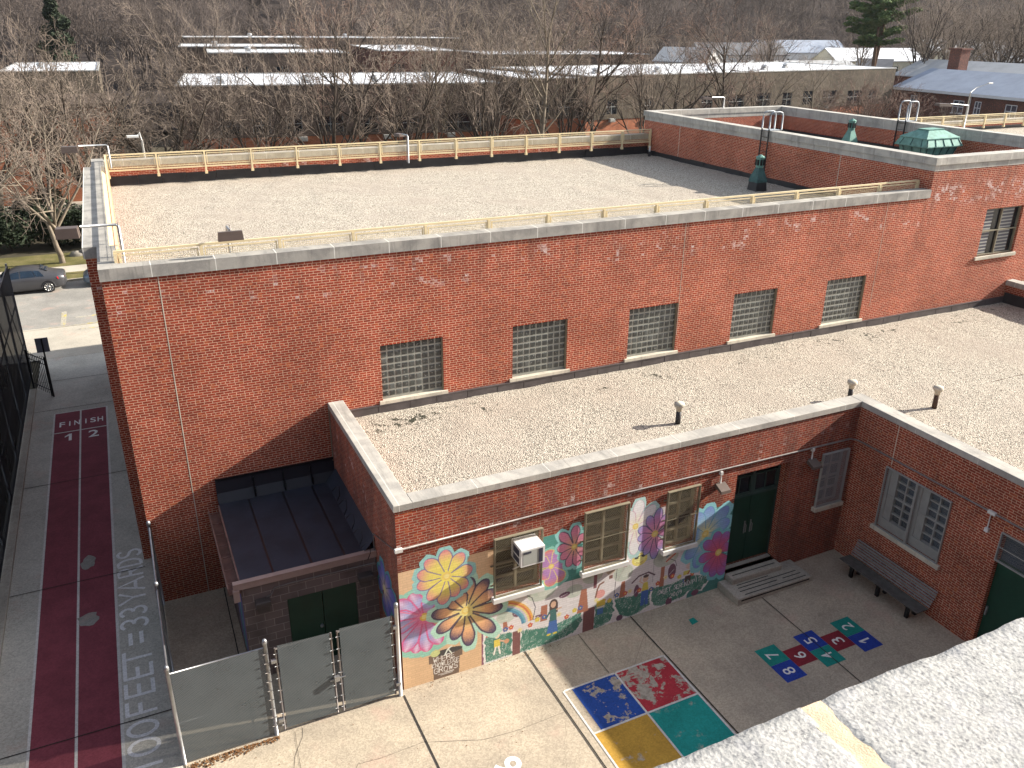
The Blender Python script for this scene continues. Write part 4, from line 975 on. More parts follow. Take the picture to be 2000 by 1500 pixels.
def build_paint():
    M = MT; z1, z2, z3 = .004, .008, .012
    # two-lane running track
    t = thing('running_track', 'maroon two-lane running track with white lines painted along the alley', 'track', (-2.07, 14.5, 0))
    m = MB(); m.quad((-3.0, -14, z1), (-1.17, -14, z1), (-1.12, 14.5, z1), (-3.0, 14.5, z1)); m.build('lane_surface', M['maroon'], t)
    m = MB()
    m.quad((-3.05, -14, z2), (-2.99, -14, z2), (-3.0, 14.55, z2), (-3.06, 14.55, z2)); m.quad((-2.11, -14, z2), (-2.05, -14, z2), (-2.05, 14.5, z2), (-2.11, 14.5, z2)); m.quad((-1.20, -14, z2), (-1.13, -14, z2), (-1.08, 14.55, z2), (-1.15, 14.55, z2))
    m.quad((-2.99, 14.49, z2), (-1.15, 14.49, z2), (-1.15, 14.55, z2), (-2.99, 14.55, z2))
    for a, b in ((-2.99, -2.115), (-2.045, -1.16)): m.quad((a, 12.52, z2), (b, 12.52, z2), (b, 12.59, z2), (a, 12.59, z2))
    m.build('lane_line', M['white_paint'], t)
    m = MB()
    for k, ch in enumerate('FINISH'):
        a = -2.83+k*.262+(.05 if k >= 3 else 0); w = .20 if ch != 'I' else .045; a += .08 if ch == 'I' else 0
        glyph(m, ch, lambda r, u, a=a, w=w: (a+r*w, 13.10+u*.46, z2), .012)
    m.build('lettering', M['grey_paint'], t)
    for ch, a, w in (('1', -2.62, .24), ('2', -1.80, .36)):
        m = MB(); glyph(m, ch, lambda r, u, a=a, w=w: (a+r*w, 11.72+u*.62, z2), .015); m.build('digit', M['grey_paint'], t)
    for (cx, cy, rx, ry, sd) in ((-1.83, 2.85, .20, .34, 1), (-1.82, .05, .26, .30, 5)):
        m = MB(); m.poly([(cx+rx*math.cos(q*.3927)*(1+.5*mnoise.noise((q*.83, sd*1.7, 1.3))), cy+ry*math.sin(q*.3927)*(1+.5*mnoise.noise((q*.83, sd*1.7, 1.3))), z3) for q in range(16)]); m.build('mortar_patch', M['street'], t)
    # long lettering beside it
    t = thing('ground_lettering', 'white ground lettering reading 100 FEET = 33 YARDS beside the track', 'lettering', (-.75, -1, 0))
    L = [('1', -6.0, -5.60), ('0', -5.42, -4.88), ('0', -4.84, -4.32), ('F', -4.10, -3.62), ('E', -3.48, -2.96), ('E', -2.84, -2.34), ('T', -2.36, -1.76), ('=', -1.52, -1.02), ('3', -.84, -.40), ('3', -.28, .12), ('Y', .28, .86), ('A', .86, 1.50), ('R', 1.62, 2.06), ('D', 2.14, 2.56), ('S', 2.64, 3.06)]
    n = [0]
    def arc(cx, cy, rx, ry, t0, t1, k=9): return [(cx+rx*math.cos(R(t0+(t1-t0)*i/k)), cy+ry*math.sin(R(t0+(t1-t0)*i/k))) for i in range(k+1)]
    BL = {'F': [[(.08, 0), (.08, 1)], [(.12, .94), (1, .94)], [(.12, .52), (.8, .52)]], 'E': [[(.08, 0), (.08, 1)], [(.12, .94), (1, .94)], [(.12, .52), (.85, .52)], [(.12, .06), (1, .06)]], 'T': [[(0, .94), (1, .94)], [(.5, .88), (.5, 0)]], '1': [[(.7, 0), (.7, 1), (.2, .72)]],
          'Y': [[(.05, 1), (.5, .46), (.95, 1)], [(.5, .46), (.5, 0)]], 'A': [[(.04, 0), (.5, 1), (.96, 0)], [(.24, .34), (.76, .34)]], '0': [arc(.5, .5, .42, .45, 90, 450, 18)],
          '3': [arc(.45, .73, .42, .23, 150, -90), arc(.45, .28, .46, .24, 90, -150)], 'R': [[(.1, 0), (.1, .95), (.5, .95)]+arc(.55, .72, .36, .22, 90, -90)+[(.1, .50)], [(.5, .5), (.95, 0)]],
          'D': [[(.1, .05), (.1, .95), (.4, .95)]+arc(.42, .5, .5, .45, 90, -90, 10)+[(.1, .05)]], 'S': [arc(.5, .73, .40, .22, 20, 270)+arc(.5, .27, .42, .23, 90, -160)]}
    XB, XH, W = -.39, .68, .046
    def ribbon(P, a, b):
        Q = [Vector((XB-XH*y, a+(b-a)*x, 0)) for x, y in P]; L_, R_ = [], []
        for i, q in enumerate(Q):
            d = (Q[min(i+1, len(Q)-1)]-Q[max(i-1, 0)]); d.normalize(); k = Vector((-d.y, d.x, 0))*W; L_.append(q+k); R_.append(q-k)
        for i in range(len(Q)-1):
            z = z1+.0004*(n[0] % 9); n[0] += 1; m.quad((*L_[i].xy, z), (*R_[i].xy, z), (*R_[i+1].xy, z), (*L_[i+1].xy, z))
    for ch, a, b in L:
        m = MB()
        if ch == '=':
            for x in (-.90, -.64): m.quad((x, a, z1), (x+.10, a, z1), (x+.10, b, z1), (x, b, z1))
        else:
            for P in BL[ch]: ribbon(P, a, b)
        m.build('letter', M['grey_paint'], t)
    # hopscotch
    t = thing('hopscotch', 'hopscotch of blue, teal and red squares numbered 1 to 8', 'hopscotch', (15.0, -8.95, .13))
    p = .626; X0 = 13.43; Y0 = -8.36; sq = []
    for ch, i, j, mt in (('7', 0, 0, 'h_teal'), ('8', 0, 1, 'h_blue'), ('6', 1, .5, 'h_red'), ('5', 2, 0, 'h_blue'), ('4', 2, 1, 'h_teal'), ('3', 3, .5, 'h_red'), ('2', 4, 0, 'h_teal'), ('1', 4, 1, 'h_blue')):
        xa, xb = X0+i*p, X0+(i+1)*p-.004; ya, yb = Y0-j*.61, Y0-(j+1)*.61+.004
        m = MB(); m.quad((xa, yb, gz(xa)+z1), (xb, yb, gz(xb)+z1), (xb, ya, gz(xb)+z1), (xa, ya, gz(xa)+z1)); s = m.build('square', M[mt], t)
        m = MB(); w = .21 if ch != '1' else .13; cy = (ya+yb)/2; cx = (xa+xb)/2
        glyph(m, ch, lambda r, u, cx=cx, cy=cy, w=w: (cx+.16-u*.32, cy-w/2+r*w, gz(cx+.16-u*.32)+z2), .004); m.build('digit', M['white_digit'], s)
    # four-square court
    t = thing('four_square_court', 'worn four-square court painted blue, red, yellow and teal inside white lines', 'court', (9.8, -9.2, .03))
    s = 1.43; X0, Y0 = 8.42, -7.50
    for i, j, mt in ((0, 0, 'q_blue'), (1, 0, 'q_red'), (0, 1, 'q_yellow'), (1, 1, 'q_teal')):
        xa, xb = X0+i*s, X0+(i+1)*s; ya, yb = Y0-j*s, Y0-(j+1)*s
        if mt == 'q_blue': xa += .22
        m = MB(); m.quad((xa, yb, gz(xa)+z1), (xb, yb, gz(xb)+z1), (xb, ya, gz(xb)+z1), (xa, ya, gz(xa)+z1)); m.build('square', M[mt], t)
    m = MB(); w = .025
    def strip(xa, ya, xb, yb): m.quad((xa, ya, gz(xa)+z2), (xb, ya, gz(xb)+z2), (xb, yb, gz(xb)+z2), (xa, yb, gz(xa)+z2))
    for x in (X0, X0+s, X0+2*s): strip(x-w, Y0-2*s, x+w, Y0)
    for y in (Y0, Y0-s, Y0-2*s):
        for k in range(2): strip(X0+k*s+w+.001, y-w, X0+(k+1)*s-w-.001, y+w)
    m.build('white_line', M['white_paint'], t)
    t = thing('painted_number', 'large white 6 painted on the sunlit courtyard concrete', 'number', (6.3, -8.95, 0))
    m = MB(); glyph(m, '6', lambda r, u: (6.62-u*.62, -9.12+r*.40, z1), .022); m.build('digit', M['white_digit'], t)
    o = MB().quad((12.62, -6.86, gz(12.6)+z1), (12.85, -6.82, gz(12.8)+z1), (12.83, -6.62, gz(12.8)+z1), (12.66, -6.64, gz(12.6)+z1)).build('paint_patch', M['h_teal'])
    tag(o, 'small teal paint patch on the concrete in front of the doors', 'paint patch')

def build_ground():
    M = MT
    m = MB(); m.quad((-380, -140, -.06), (760, -140, -.06), (760, 620, -.06), (-380, 620, -.06)); tag(m.build('ground', M['ground']), kind='structure')
    m = MB()
    m.quad((.0, -20, 0), (8, -20, 0), (8, SW+.01, 0), (0, SW+.01, 0)); m.quad((8, -20, 0), (18.53, -20, gz(18.53)), (18.53, SW+.01, gz(18.53)), (8, SW+.01, 0)); m.quad((0, SW+.01, 0), (WX, SW+.01, 0), (WX, 0, 0), (0, 0, 0)); tag(m.build('courtyard', M['concrete']), kind='structure')
    m = MB(); m.quad((-3.80, -20, 0), (0, -20, 0), (0, 21.32, 0), (-3.80, 21.32, 0)); tag(m.build('alley_pavement', M['alley']), kind='structure')
    m = MB(); m.box(-4.2, -20, -.05, -3.80, 17.5, .09, bev=.01); tag(m.build('alley_curb', M['step']), kind='structure')
    j = MB(); h = .0045
    for y in (18.3, 14.97, 8.36, 1.95, -4.25, -10.4): j.quad((-3.8, y-.014, h+.010), (.0 if y < 0 else -.33, y-.014, h+.010), (.0 if y < 0 else -.33, y+.014, h+.010), (-3.8, y+.014, h+.010))
    for (x0, y0, x1, y1, w) in ((8.19, SW, 8.20, -12, .016), (11.33, SW, 11.36, -12, .016), (15.03, -6.75, 15.03, -12, .012), (4.93, -6.05, 4.97, -12, .016), (2.35, -6.1, 2.10, -9, .004), (.03, -6, .03, -12, .012), (9.72, SW-.02, 9.72, -7.45, .007), (1.55, -6, 1.62, 0, .014)):
        n = 8
        for k in range(n):
            xa, xb = x0+(x1-x0)*k/n, x0+(x1-x0)*(k+1)/n; ya, yb = y0+(y1-y0)*k/n, y0+(y1-y0)*(k+1)/n
            wa = .5*w*mnoise.noise((k, x0, 1)); wb = .5*w*mnoise.noise((k+1, x0, 1))
            j.quad((xa-w+wa, ya, gz(xa)+h+.010), (xa+w+wa, ya, gz(xa)+h+.010), (xb+w+wb, yb, gz(xb)+h+.010), (xb-w+wb, yb, gz(xb)+h+.010))
    # wandering cracks in the sunlit slabs
    for P in ([(4.9, -7.58), (5.6, -7.85), (6.1, -8.05), (6.9, -8.12), (7.6, -8.10), (8.17, -8.07)], [(2.9, -8.2), (3.4, -7.55), (3.9, -7.6), (4.95, -7.56)], [(2.53, -6.04), (2.48, -6.3), (2.2, -6.8), (2.13, -7.1)]):
        for (xa, ya), (xb, yb) in zip(P, P[1:]):
            d = Vector((xb-xa, yb-ya, 0)).normalized(); nrm = Vector((-d.y, d.x, 0))*.0035
            j.quad((xa-nrm.x, ya-nrm.y, h), (xb-nrm.x, yb-nrm.y, h), (xb+nrm.x, yb+nrm.y, h), (xa+nrm.x, ya+nrm.y, h))
    tag(j.build('pavement_joints', M['joint']), kind='structure')
    m = MB(); m.quad((-80, 21.32, .004), (120, 21.32, .004), (120, 26.05, .004), (-80, 26.05, .004)); m.box(-80, 26.05, -.12, 120, 26.2, .02); m.box(-80, 37.3, -.1, 120, 39.0, .02); tag(m.build('sidewalk', M['walk']), kind='structure')
    m = MB(); m.quad((-80, 26.2, -.05), (120, 26.2, -.05), (120, 35.3, -.05), (-80, 35.3, -.05)); tag(m.build('street', M['street']), kind='structure')
    m = MB(); m.box(-80, 35.3, -.1, 120, 35.45, .08); tag(m.build('street_curb', M['step']), kind='structure')
    m = MB(); m.quad((-80, 35.45, .03), (120, 35.45, .03), (120, 37.3, .03), (-80, 37.3, .03)); m.quad((-80, 39.0, .03), (120, 39.0, .03), (120, 42.6, .05), (-80, 42.6, .05)); tag(m.build('lawn', M['grass']), kind='structure')
    m = MB(); m.quad((-30, 58.5, .02), (14, 57.5, .02), (14, 62.0, .02), (-30, 62.5, .02)); m.quad((-30, 67.5, .02), (14, 67.0, .02), (14, 68.6, .02), (-30, 68.8, .02)); tag(m.build('driveway', M['walk']), kind='structure')
    m = MB()
    m.quad((-3.6, 26.06, .026), (-.4, 26.06, .026), (-.4, 26.19, .026), (-3.6, 26.19, .026)); m.quad((-2.3, 25.2, .009), (-.9, 25.2, .009), (-.9, 25.45, .009), (-2.3, 25.45, .009)); m.quad((-3.1, 26.5, -.045), (-2.85, 26.5, -.045), (-2.85, 29, -.045), (-3.1, 29, -.045)); m.quad((-2.4, 27.6, -.045), (-.6, 27.6, -.045), (-.6, 27.8, -.045), (-2.4, 27.8, -.045))
    tag(m.build('curb_markings', M['yellow_curb']), kind='structure')

def build_leaves():
    m = MB(); r = random.Random(11)
    def leaf(x, y, z, s):
        a = r.uniform(0, 6.28); t = r.uniform(-.5, .5); c, q = math.cos(a)*s, math.sin(a)*s
        m.quad((x-c, y-q, z+abs(t)*s), (x+q*.6, y-c*.6, z+.004), (x+c, y+q, z+max(0, t)*s+.004), (x-q*.6, y+c*.6, z+.008))
    for k in range(260):
        f = r.random(); x = .1+f*1.9; y = -6.08-abs(r.gauss(0, .10))*(1.5-f); leaf(x, y, .006+r.random()*.02, r.uniform(.02, .045))
    for k in range(70): leaf(r.uniform(5.0, 14), SW-.05-abs(r.gauss(0, .12)), .02, r.uniform(.015, .03))
    for k in range(60): leaf(r.uniform(.5, 9), r.uniform(-11, -6.2), .008, r.uniform(.012, .024))
    tag(m.build('fallen_leaves', MT['leaf']), 'scattered dry brown leaves along the foot of the fence', 'leaves', kind='stuff')
# ------------------------------------------------------------------ roof equipment
def floodlight(name, label, post, zb, zt, arm, head, turn, hs=(.52, .36, .16)):
    """pipe post, bent arm and a shoebox lamp head; arm = direction and length in the plane"""
    M = MT
    g = thing(name, label, 'floodlight', (post[0], post[1], zb), 'bronze floodlights on pipe arms')
    top = Vector((post[0], post[1], zt)); a = Vector(arm); e = top+a
    m = MB(); m.tube([(post[0], post[1], zb), top-Vector((0, 0, .05)), top+a.normalized()*.05, e], .035, 8); m.build('arm', M['galv'], g)
    m = MB(); s = Vector((-a.y, a.x, 0)).normalized()*.08 if abs(a.z) < .9 else Vector((.08, 0, 0))
    m.tube([(post[0]+s.x, post[1]+s.y, zb+.05), (post[0]+s.x, post[1]+s.y, zt+.03), (post[0], post[1], zt+.05)], .012, 5); m.build('conduit', M['galv_dull'], g)
    m = MB(); L, W, H = hs; d = a.normalized(); d.z = 0; d.normalize(); n = Vector((-d.y, d.x, 0))
    def P(u, v, w):
        q = e+d*u+n*v+Vector((0, 0, w+turn*u)); return q
    vs = [P(.04, -W/2, -H), P(.04+L, -W/2, -H), P(.04+L, W/2, -H), P(.04, W/2, -H), P(.06, -W/2+.02, 0), P(.02+L, -W/2+.02, 0), P(.02+L, W/2-.02, 0), P(.06, W/2-.02, 0)]
    m.add(vs, [(3, 2, 1, 0), (4, 5, 6, 7), (0, 1, 5, 4), (1, 2, 6, 5), (2, 3, 7, 6), (3, 0, 4, 7)]); h = m.build('lamp_head', M['bronze'], g)
    m = MB(); vs = [P(.08, -W/2+.03, -H-.004), P(L, -W/2+.03, -H-.004), P(L, W/2-.03, -H-.004), P(.08, W/2-.03, -H-.004)]; m.add(vs, [(0, 3, 2, 1)]); m.build('lens', M['blue_glass'], h)
    return g

def wall_lamp(label, x, z):
    M = MT; y = SW
    g = thing('wall_lamp', label, 'wall lamp', (x, y, z), 'bronze lamps under the conduit')
    m = MB(); m.box(x-.06, y-.05, z-.16, x+.06, y-.002, z+.02); m.build('back_box', M['bronze'], g)
    m = MB(); vs = [(x-.17, y-.34, z-.15), (x+.17, y-.34, z-.15), (x+.17, y-.05, z-.06), (x-.17, y-.05, z-.06), (x-.15, y-.32, z-.08), (x+.15, y-.32, z-.08), (x+.15, y-.06, z+.03), (x-.15, y-.06, z+.03)]
    m.add(vs, [(3, 2, 1, 0), (4, 5, 6, 7), (0, 1, 5, 4), (1, 2, 6, 5), (2, 3, 7, 6), (3, 0, 4, 7)]); m.build('lamp_head', M['bronze'], g)
    m = MB(); m.tube([(x, y-.06, z+.02), (x, y-.06, z+.30)], .02, 6); m.box(x-.035, y-.09, z+.27, x+.035, y-.003, z+.36); m.build('drop_pipe', M['white_pipe'], g)

def build_equipment():
    M = MT
    floodlight('floodlight', 'bronze floodlight on a pipe arm over the alley, near corner of the roof', (.56, 1.05), 9.0, 10.15, (-.82, .08, .0), 0, .0, (.50, .34, .24))
    floodlight('floodlight', 'bronze floodlight on a pipe arm at the far left corner of the railing', (.62, 17.45), 9.1, 10.02, (-1.05, .05, .0), 0, .0, (.60, .36, .24))
    floodlight('floodlight', 'bronze floodlight turned to the courtyard, in the middle of the near railing', (2.98, .62), 8.6, 9.98, (0, -.45, 0), 0, .0, (.14, .60, .22))
    floodlight('floodlight', 'small floodlight facing the trees, in the middle of the far railing', (13.30, 17.55), 8.6, 9.86, (-.10, .50, 0), 0, .0, (.5, .3, .12))
    floodlight('floodlight', 'floodlight on the penthouse parapet in front of the tan shingled block', (31.75, 18.1), 9.6, 11.05, (-.75, .1, .0), 0, .1, (.6, .32, .14))
    floodlight('floodlight', 'floodlight on the far right roof railing behind the copper ventilator', (50.6, 17.5), 8.7, 10.15, (-1.4, .2, .12), 0, .05, (1.0, .5, .16))
    wall_lamp('bronze wall lamp left of the green double doors', 13.80, 3.60)
    wall_lamp('bronze wall lamp right of the green double doors, in shade', 16.92, 3.62)
    for lab, x in (('bronze lamp left of the shed doors, with bent conduit', 2.22), ('bronze lamp right of the shed doors, beside the wing wall', 4.66)):
        g = thing('shed_lamp', lab, 'wall lamp', (x, -4.05, 2.25), 'lamps on the shed')
        m = MB(); m.box(x-.17, -4.27, 2.14, x+.17, -4.052, 2.30, bev=.02); m.box(x-.13, -4.22, 1.98, x+.13, -4.052, 2.139, bev=.01); m.build('lamp_head', plain('grey_brown_lamp_paint', (.085, .068, .062), .6) if x < 3 else kids(bpy.data.objects['shed_lamp'])[0].data.materials[0], g)
    g = thing('shed_conduit', 'thin metal conduit along the top of the shed wall', 'conduit', (2.4, -4.08, 2.5))
    m = MB(); m.tube([(2.32, -4.08, 2.30), (2.44, -4.08, 2.33), (2.52, -4.08, 2.50), (3.0, -4.08, 2.52), (4.94, -4.08, 2.50)], .014, 6); m.tube([(4.94, -4.10, 2.50), (4.94, -4.10, 3.35), (4.955, -5.82, 3.94)], .014, 6); m.build('pipe', M['galv_dull'], g)
    # conduit along the courtyard walls
    g = thing('conduit', 'pale metal conduit running along the wing wall below the coping', 'conduit', (WX, SW, 4.0))
    m = MB(); y = SW-.035
    m.tube([(WX-.04, y, 3.97), (9, y, 4.03), (14, y, 4.0), (EX-.22, y, 3.97), (EX-.08, y-.08, 3.96), (EX-.04, y-.28, 3.95), (EX-.04, -10.2, 3.96), (EX-.04, -19, 3.96)], .024, 8); m.build('pipe', M['galv_dull'], g)
    m = MB(); m.box(WX-.06, y-.05, 3.92, WX+.12, y+.03, 4.02, bev=.01); m.box(EX-.08, -10.32, 3.92, EX-.01, -10.12, 4.0); m.tube([(EX-.04, -10.2, 3.92), (EX-.04, -10.2, 3.50)], .016, 6); m.box(EX-.08, -10.25, 3.42, EX-.01, -10.15, 3.52); m.build('junction_box', M['white_pipe'], g)
    # roof ladders
    for lab, x, y, zb, zt in (('grey roof ladder on the near penthouse wall, arched handrails over the coping', 26.88, 8.75, 8.6, 11.25), ('grey roof ladder on the far penthouse wall behind the copper ventilator', 35.8, 9.4, 9.1, 11.4)):
        g = thing('roof_ladder', lab, 'ladder', (x, y, zb), 'roof ladders')
        for s in (-.23, .23):
            m = MB(); xx = x-.16; z = zt
            m.tube([(xx, y+s, 10.55), (xx, y+s, z-.18), (xx+.06, y+s, z-.04), (xx+.18, y+s, z), (xx+.50, y+s, z), (xx+.62, y+s, z-.04), (xx+.68, y+s, z-.18), (xx+.68, y+s, 10.5)], .033, 8); m.build('handrail', M['bluesteel'], g)
            m = MB(); m.box(xx-.012, y+s-.035, zb-.15, xx+.012, y+s+.035, 10.55); m.build('stringer', M['black'], g)
        m = MB()
        for k in range(6): m.tube([(xx, y-.2, zb+.1+k*.3), (xx, y+.2, zb+.1+k*.3)], .012, 5)
        m.build('rungs', M['black'], g)
        m = MB(); m.box(xx+.02, y-.24, 10.475, xx+.68, y+.24, 10.50); m.build('landing', M['bluesteel'], g)
    # verdigris roof vents
    for lab, x, y, z, dark in (('green copper roof vent on a black base by the ladder', 25.15, 7.05, 8.28, 1), ('green copper roof vent inside the penthouse parapet', 34.0, 10.9, 9.05, 0)):
        g = thing('copper_vent', lab, 'roof vent', (x, y, z), 'hooded copper roof vents')
        m = MB(); m.lathe((x, y, z), [(.40, 0), (.36, .36)], 4, sq=True); m.build('base', M['flash'], g)
        m = MB(); m.lathe((x, y, z), [(.38, .362), (.37, .46), (.16, .95)], 4, sq=True); m.build('hood', M['copper_dark'] if dark else M['copper'], g)
        m = MB(); m.lathe((x, y, z), [(.155, .952), (.165, 1.0), (.165, 1.33), (.19, 1.34), (.19, 1.38), (.02, 1.48)], 8); t = m.build('louvre_head', M['copper'], g)
        m = MB()
        for k in range(8):
            a = k*math.pi/4+.39; m.box(x+.16*math.cos(a)-.035, y+.16*math.sin(a)-.035, z+1.05, x+.16*math.cos(a)+.035, y+.16*math.sin(a)+.035, z+1.28)
        m.build('louvres', M['black'], t)
    g = thing('copper_ventilator', 'wide tiered green copper ventilator on the penthouse roof', 'ventilator', (33.7, 6.1, 9.05))
    def tier(m, prof):
        rs = []
        for hx, hy, z in prof: hx *= .9; hy *= .95; rs.append([(33.75-hx, 6.1-hy, z), (33.75+hx, 6.1-hy, z), (33.75+hx, 6.1+hy, z), (33.75-hx, 6.1+hy, z)])
        for a, b in zip(rs, rs[1:]):
            for i in range(4): m.quad(a[i], a[(i+1) % 4], b[(i+1) % 4], b[i])
        m.poly(rs[-1])
    m = MB(); tier(m, [(1.05, .62, 9.05), (1.05, .62, 9.35)]); m.build('curb', M['sill'], g)
    m = MB(); tier(m, [(.98, .62, 9.35), (1.12, .78, 9.88)]); m.build('louvre_box', M['copper'], g)
    m = MB(); tier(m, [(1.26, .90, 9.86), (1.26, .90, 9.90), (1.12, .74, 10.18), (1.15, .77, 10.19), (1.15, .77, 10.23), (.52, .30, 10.52), (.55, .32, 10.56)]); m.build('roof', M['copper'], g)
    def rib(p, q): m = MB(); m.tube([p, q], .022, 4); m.build('seam_rib', M['copper_dark'], g)
    for k in range(-2, 3): rib((33.75+k*.40, 5.50, 9.36), (33.75+k*.46, 5.34, 9.87)); rib((33.75+k*.53, 5.235, 9.905), (33.75+k*.47, 5.39, 10.18))
    for k in (-1, 0, 1): rib((32.86, 6.1+k*.40, 9.36), (32.73, 6.1+k*.50, 9.87)); rib((32.61, 6.1+k*.58, 9.905), (32.74, 6.1+k*.48, 10.18))
    # pipes through the low roof
    for lab, x, y, h in (('dark vent pipe with pale cap on the low roof, nearest the mural wall', 13.73, -3.98, .52), ('dark vent pipe with pale cap half hidden by the inner corner of the coping', 19.35, -4.7, .50), ('rusty vent pipe with pale cap standing farthest right on the low roof', 21.14, -6.17, .58), ):
        g = thing('vent_pipe', lab, 'vent pipe', (x, y, 4.5), 'capped vent pipes on the low roof')
        m = MB(); m.lathe((x, y, 4.45), [(.075, 0), (.072, h-.08)], 10, smooth=True); m.build('pipe', M['flash'] if x < 20 else plain('rusty_pipe', (.075, .045, .03), .8), g)
        m = MB(); m.lathe((x, y, 4.45), [(.078, h-.08), (.085, h+.02), (.13, h+.05), (.15, h+.10), (.14, h+.16), (.04, h+.19)], 12, smooth=True); m.build('cap', M['sill'], g)
    g = thing('drain_stub', 'small white pipe stub in the far corner of the gymnasium roof', 'pipe', (26.5, 17.2, 8.3))
    m = MB(); m.lathe((26.5, 17.2, 8.28), [(.08, 0), (.07, .25)], 8); m.build('base', M['flash'], g); m = MB(); m.lathe((26.5, 17.2, 8.28), [(.05, .25), (.05, .5), (.02, .52)], 8); m.build('cap', M['white_pipe'], g)

def build_courtyard_things():
    M = MT
    # air conditioner in the first window
    x0, x1, y0, y1, z0, z1 = 7.80, 8.42, SW-.50, SW+.05, 2.98, 3.46
    g = thing('air_conditioner', 'white window air conditioner poking through the wire guard of the first window', 'air conditioner', (8.1, SW, z0))
    m = MB(); m.box(x0, y0, z0, x1, y1, z1, bev=.012); m.build('case', M['ac_white'], g)
    m = MB(); m.quad((x0+.05, y0-.004, z0+.05), (x1-.05, y0-.004, z0+.05), (x1-.05, y0-.004, z1-.05), (x0+.05, y0-.004, z1-.05)); m.build('grille', M['ac_grille'], g)
    m = MB(); m.box(x1-.16, y0-.012, z0+.05, x1-.06, y0-.005, z1-.05); m.box(x0+.06, y0-.012, z1-.12, x0+.26, y0-.005, z1-.07); m.build('control_panel', M['ac_dark'], g)
    m = MB(); m.box(x0-.006, y0+.10, z0+.25, x0-.001, y0+.42, z0+.42); m.box(x0-.006, y0+.10, z0+.05, x0-.001, y0+.42, z0+.2); m.build('side_vent', M['ac_dark'], g)
    m = MB(); m.tube([(x0+.02, y0+.10, z0), (x0+.02, SW-.02, z0-.34)], .015, 5); m.build('support_arm', M['white_pipe'], g)
    # steps
    zs = gz(15.4)
    g = thing('door_steps', 'two broad concrete steps with dark grip strips at the green double doors', 'steps', (15.4, -6.2, zs))
    m = MB(); m.box(14.19, -6.76, .05, 16.80, SW-.002, zs+.20, bev=.02); a = m.build('lower_step', M['step'], g)
    m = MB(); m.box(14.43, -6.18, zs+.20, 16.20, SW+.33, .52, bev=.02); b = m.build('upper_step', M['step'], g)
    m = MB()
    for y, xa, xb in ((-6.66, 14.5, 16.65), (-6.50, 14.45, 15.75), (-6.50, 15.95, 16.6), (-6.36, 14.5, 16.55), (-6.24, 14.55, 15.65)): m.box(xa, y-.014, zs+.198, xb, y+.014, zs+.204)
    m.box(14.3, -6.764, zs+.10, 16.7, -6.757, zs+.145)
    m.build('grip_strip', M['black'], a)
    m = MB(); m.box(14.55, -6.03, .518, 16.05, -6.0, .524); m.build('grip_strip', M['black'], b)
    # bench against the east wall
    z = gz(18)
    g = thing('bench', 'long grey slatted bench against the shaded brick wall below the double window', 'bench', (18.15, -8.05, z))
    L0, L1 = -9.42, -6.72
    m = MB()
    for k in range(5): x = 17.80+k*.085; m.box(x, L0, z+.415, x+.078, L1, z+.445)
    m.build('seat', M['wood_dark'], g)
    m = MB()
    for k in range(7): x = 18.24+k*.030; zz = z+.47+k*.066; m.box(x, L0, zz, x+.024, L1, zz+.040)
    m.build('backrest', M['wood'], g)
    for y in (-9.05, -8.05, -7.1):
        m = MB(); m.box(17.9, y-.05, z, 17.97, y+.05, z+.41); m.box(18.2, y-.05, z, 18.27, y+.05, z+.41); m.box(17.82, y-.04, z+.38, 18.27, y+.04, z+.412); m.build('leg', M['black'], g)
    # mesh fence with a double gate
    g = thing('mesh_fence', 'grey fabric-covered chain-link fence enclosing the shed yard', 'fence', (1, -6, 0))
    for x, y, h in ((.03, -6.0, 2.60), (1.97, -6.0, 2.60), (4.86, -6.0, 2.62), (.03, -2.95, 2.6), (.03, -.10, 2.6)):
        m = MB(); m.tube([(x, y, -.02), (x, y, h)], .045, 10); p = m.build('post', M['galv'] if x < 4 else M['white_pipe'], g)
        m = MB(); m.lathe((x, y, h), [(.052, -.06), (.055, .0), (.04, .05), (.01, .065)], 10, smooth=True); m.build('cap', M['galv'], p)
    m = MB(); m.quad((.08, -6.02, .04), (1.92, -6.02, .06), (1.92, -6.02, 2.44), (.08, -6.02, 2.44)); m.build('fabric_panel', M['fabric'], g)
    m = MB(); m.quad((.03, -5.95, .03), (.03, -.12, .03), (.03, -.12, 2.42), (.03, -5.95, 2.42)); m.build('fabric_panel', M['fabric'], g)
    m = MB(); m.tube([(.03, -5.95, 2.46), (.03, -.1, 2.46)], .024, 6); m.tube([(.07, -6.0, 2.44), (1.93, -6.0, 2.44)], .020, 6); m.tube([(.07, -6.0, 1.12), (1.93, -6.0, 1.12)], .018, 6); m.build('top_rail', M['galv'], g)
    m = MB()
    for k in range(9): m.tube([(1.90, -6.05, .3+k*.25), (2.03, -6.05, .3+k*.25)], .008, 4)
    m.build('tie_band', M['galv_dull'], g)
    for lab, a, b in (('left leaf of the mesh gate, hung on the middle post', 2.16, 3.36), ('right leaf of the mesh gate, hung beside the mural wall', 3.50, 4.74)):
        q = thing('gate_leaf', lab, 'gate', (a, -6, 0), 'leaves of the mesh gate')
        m = MB(); m.quad((a+.05, -6.02, .12), (b-.03, -6.02, .12), (b-.03, -6.02, 2.38), (a+.05, -6.02, 2.42)); m.build('fabric_panel', M['fabric'], q)
        m = MB(); m.tube([(a, -6, .09), (a, -6, 2.36)], .022, 7); m.tube([(b, -6, .09), (b, -6, 2.36)], .022, 7); m.tube([(a, -6, 2.33), (b, -6, 2.33)], .02, 6); m.tube([(a, -6, .13), (b, -6, .13)], .02, 6); m.tube([(a, -6, 1.2), (b, -6, 1.2)], .018, 6); m.build('gate_frame', M['galv_dull'], q)
        m = MB()
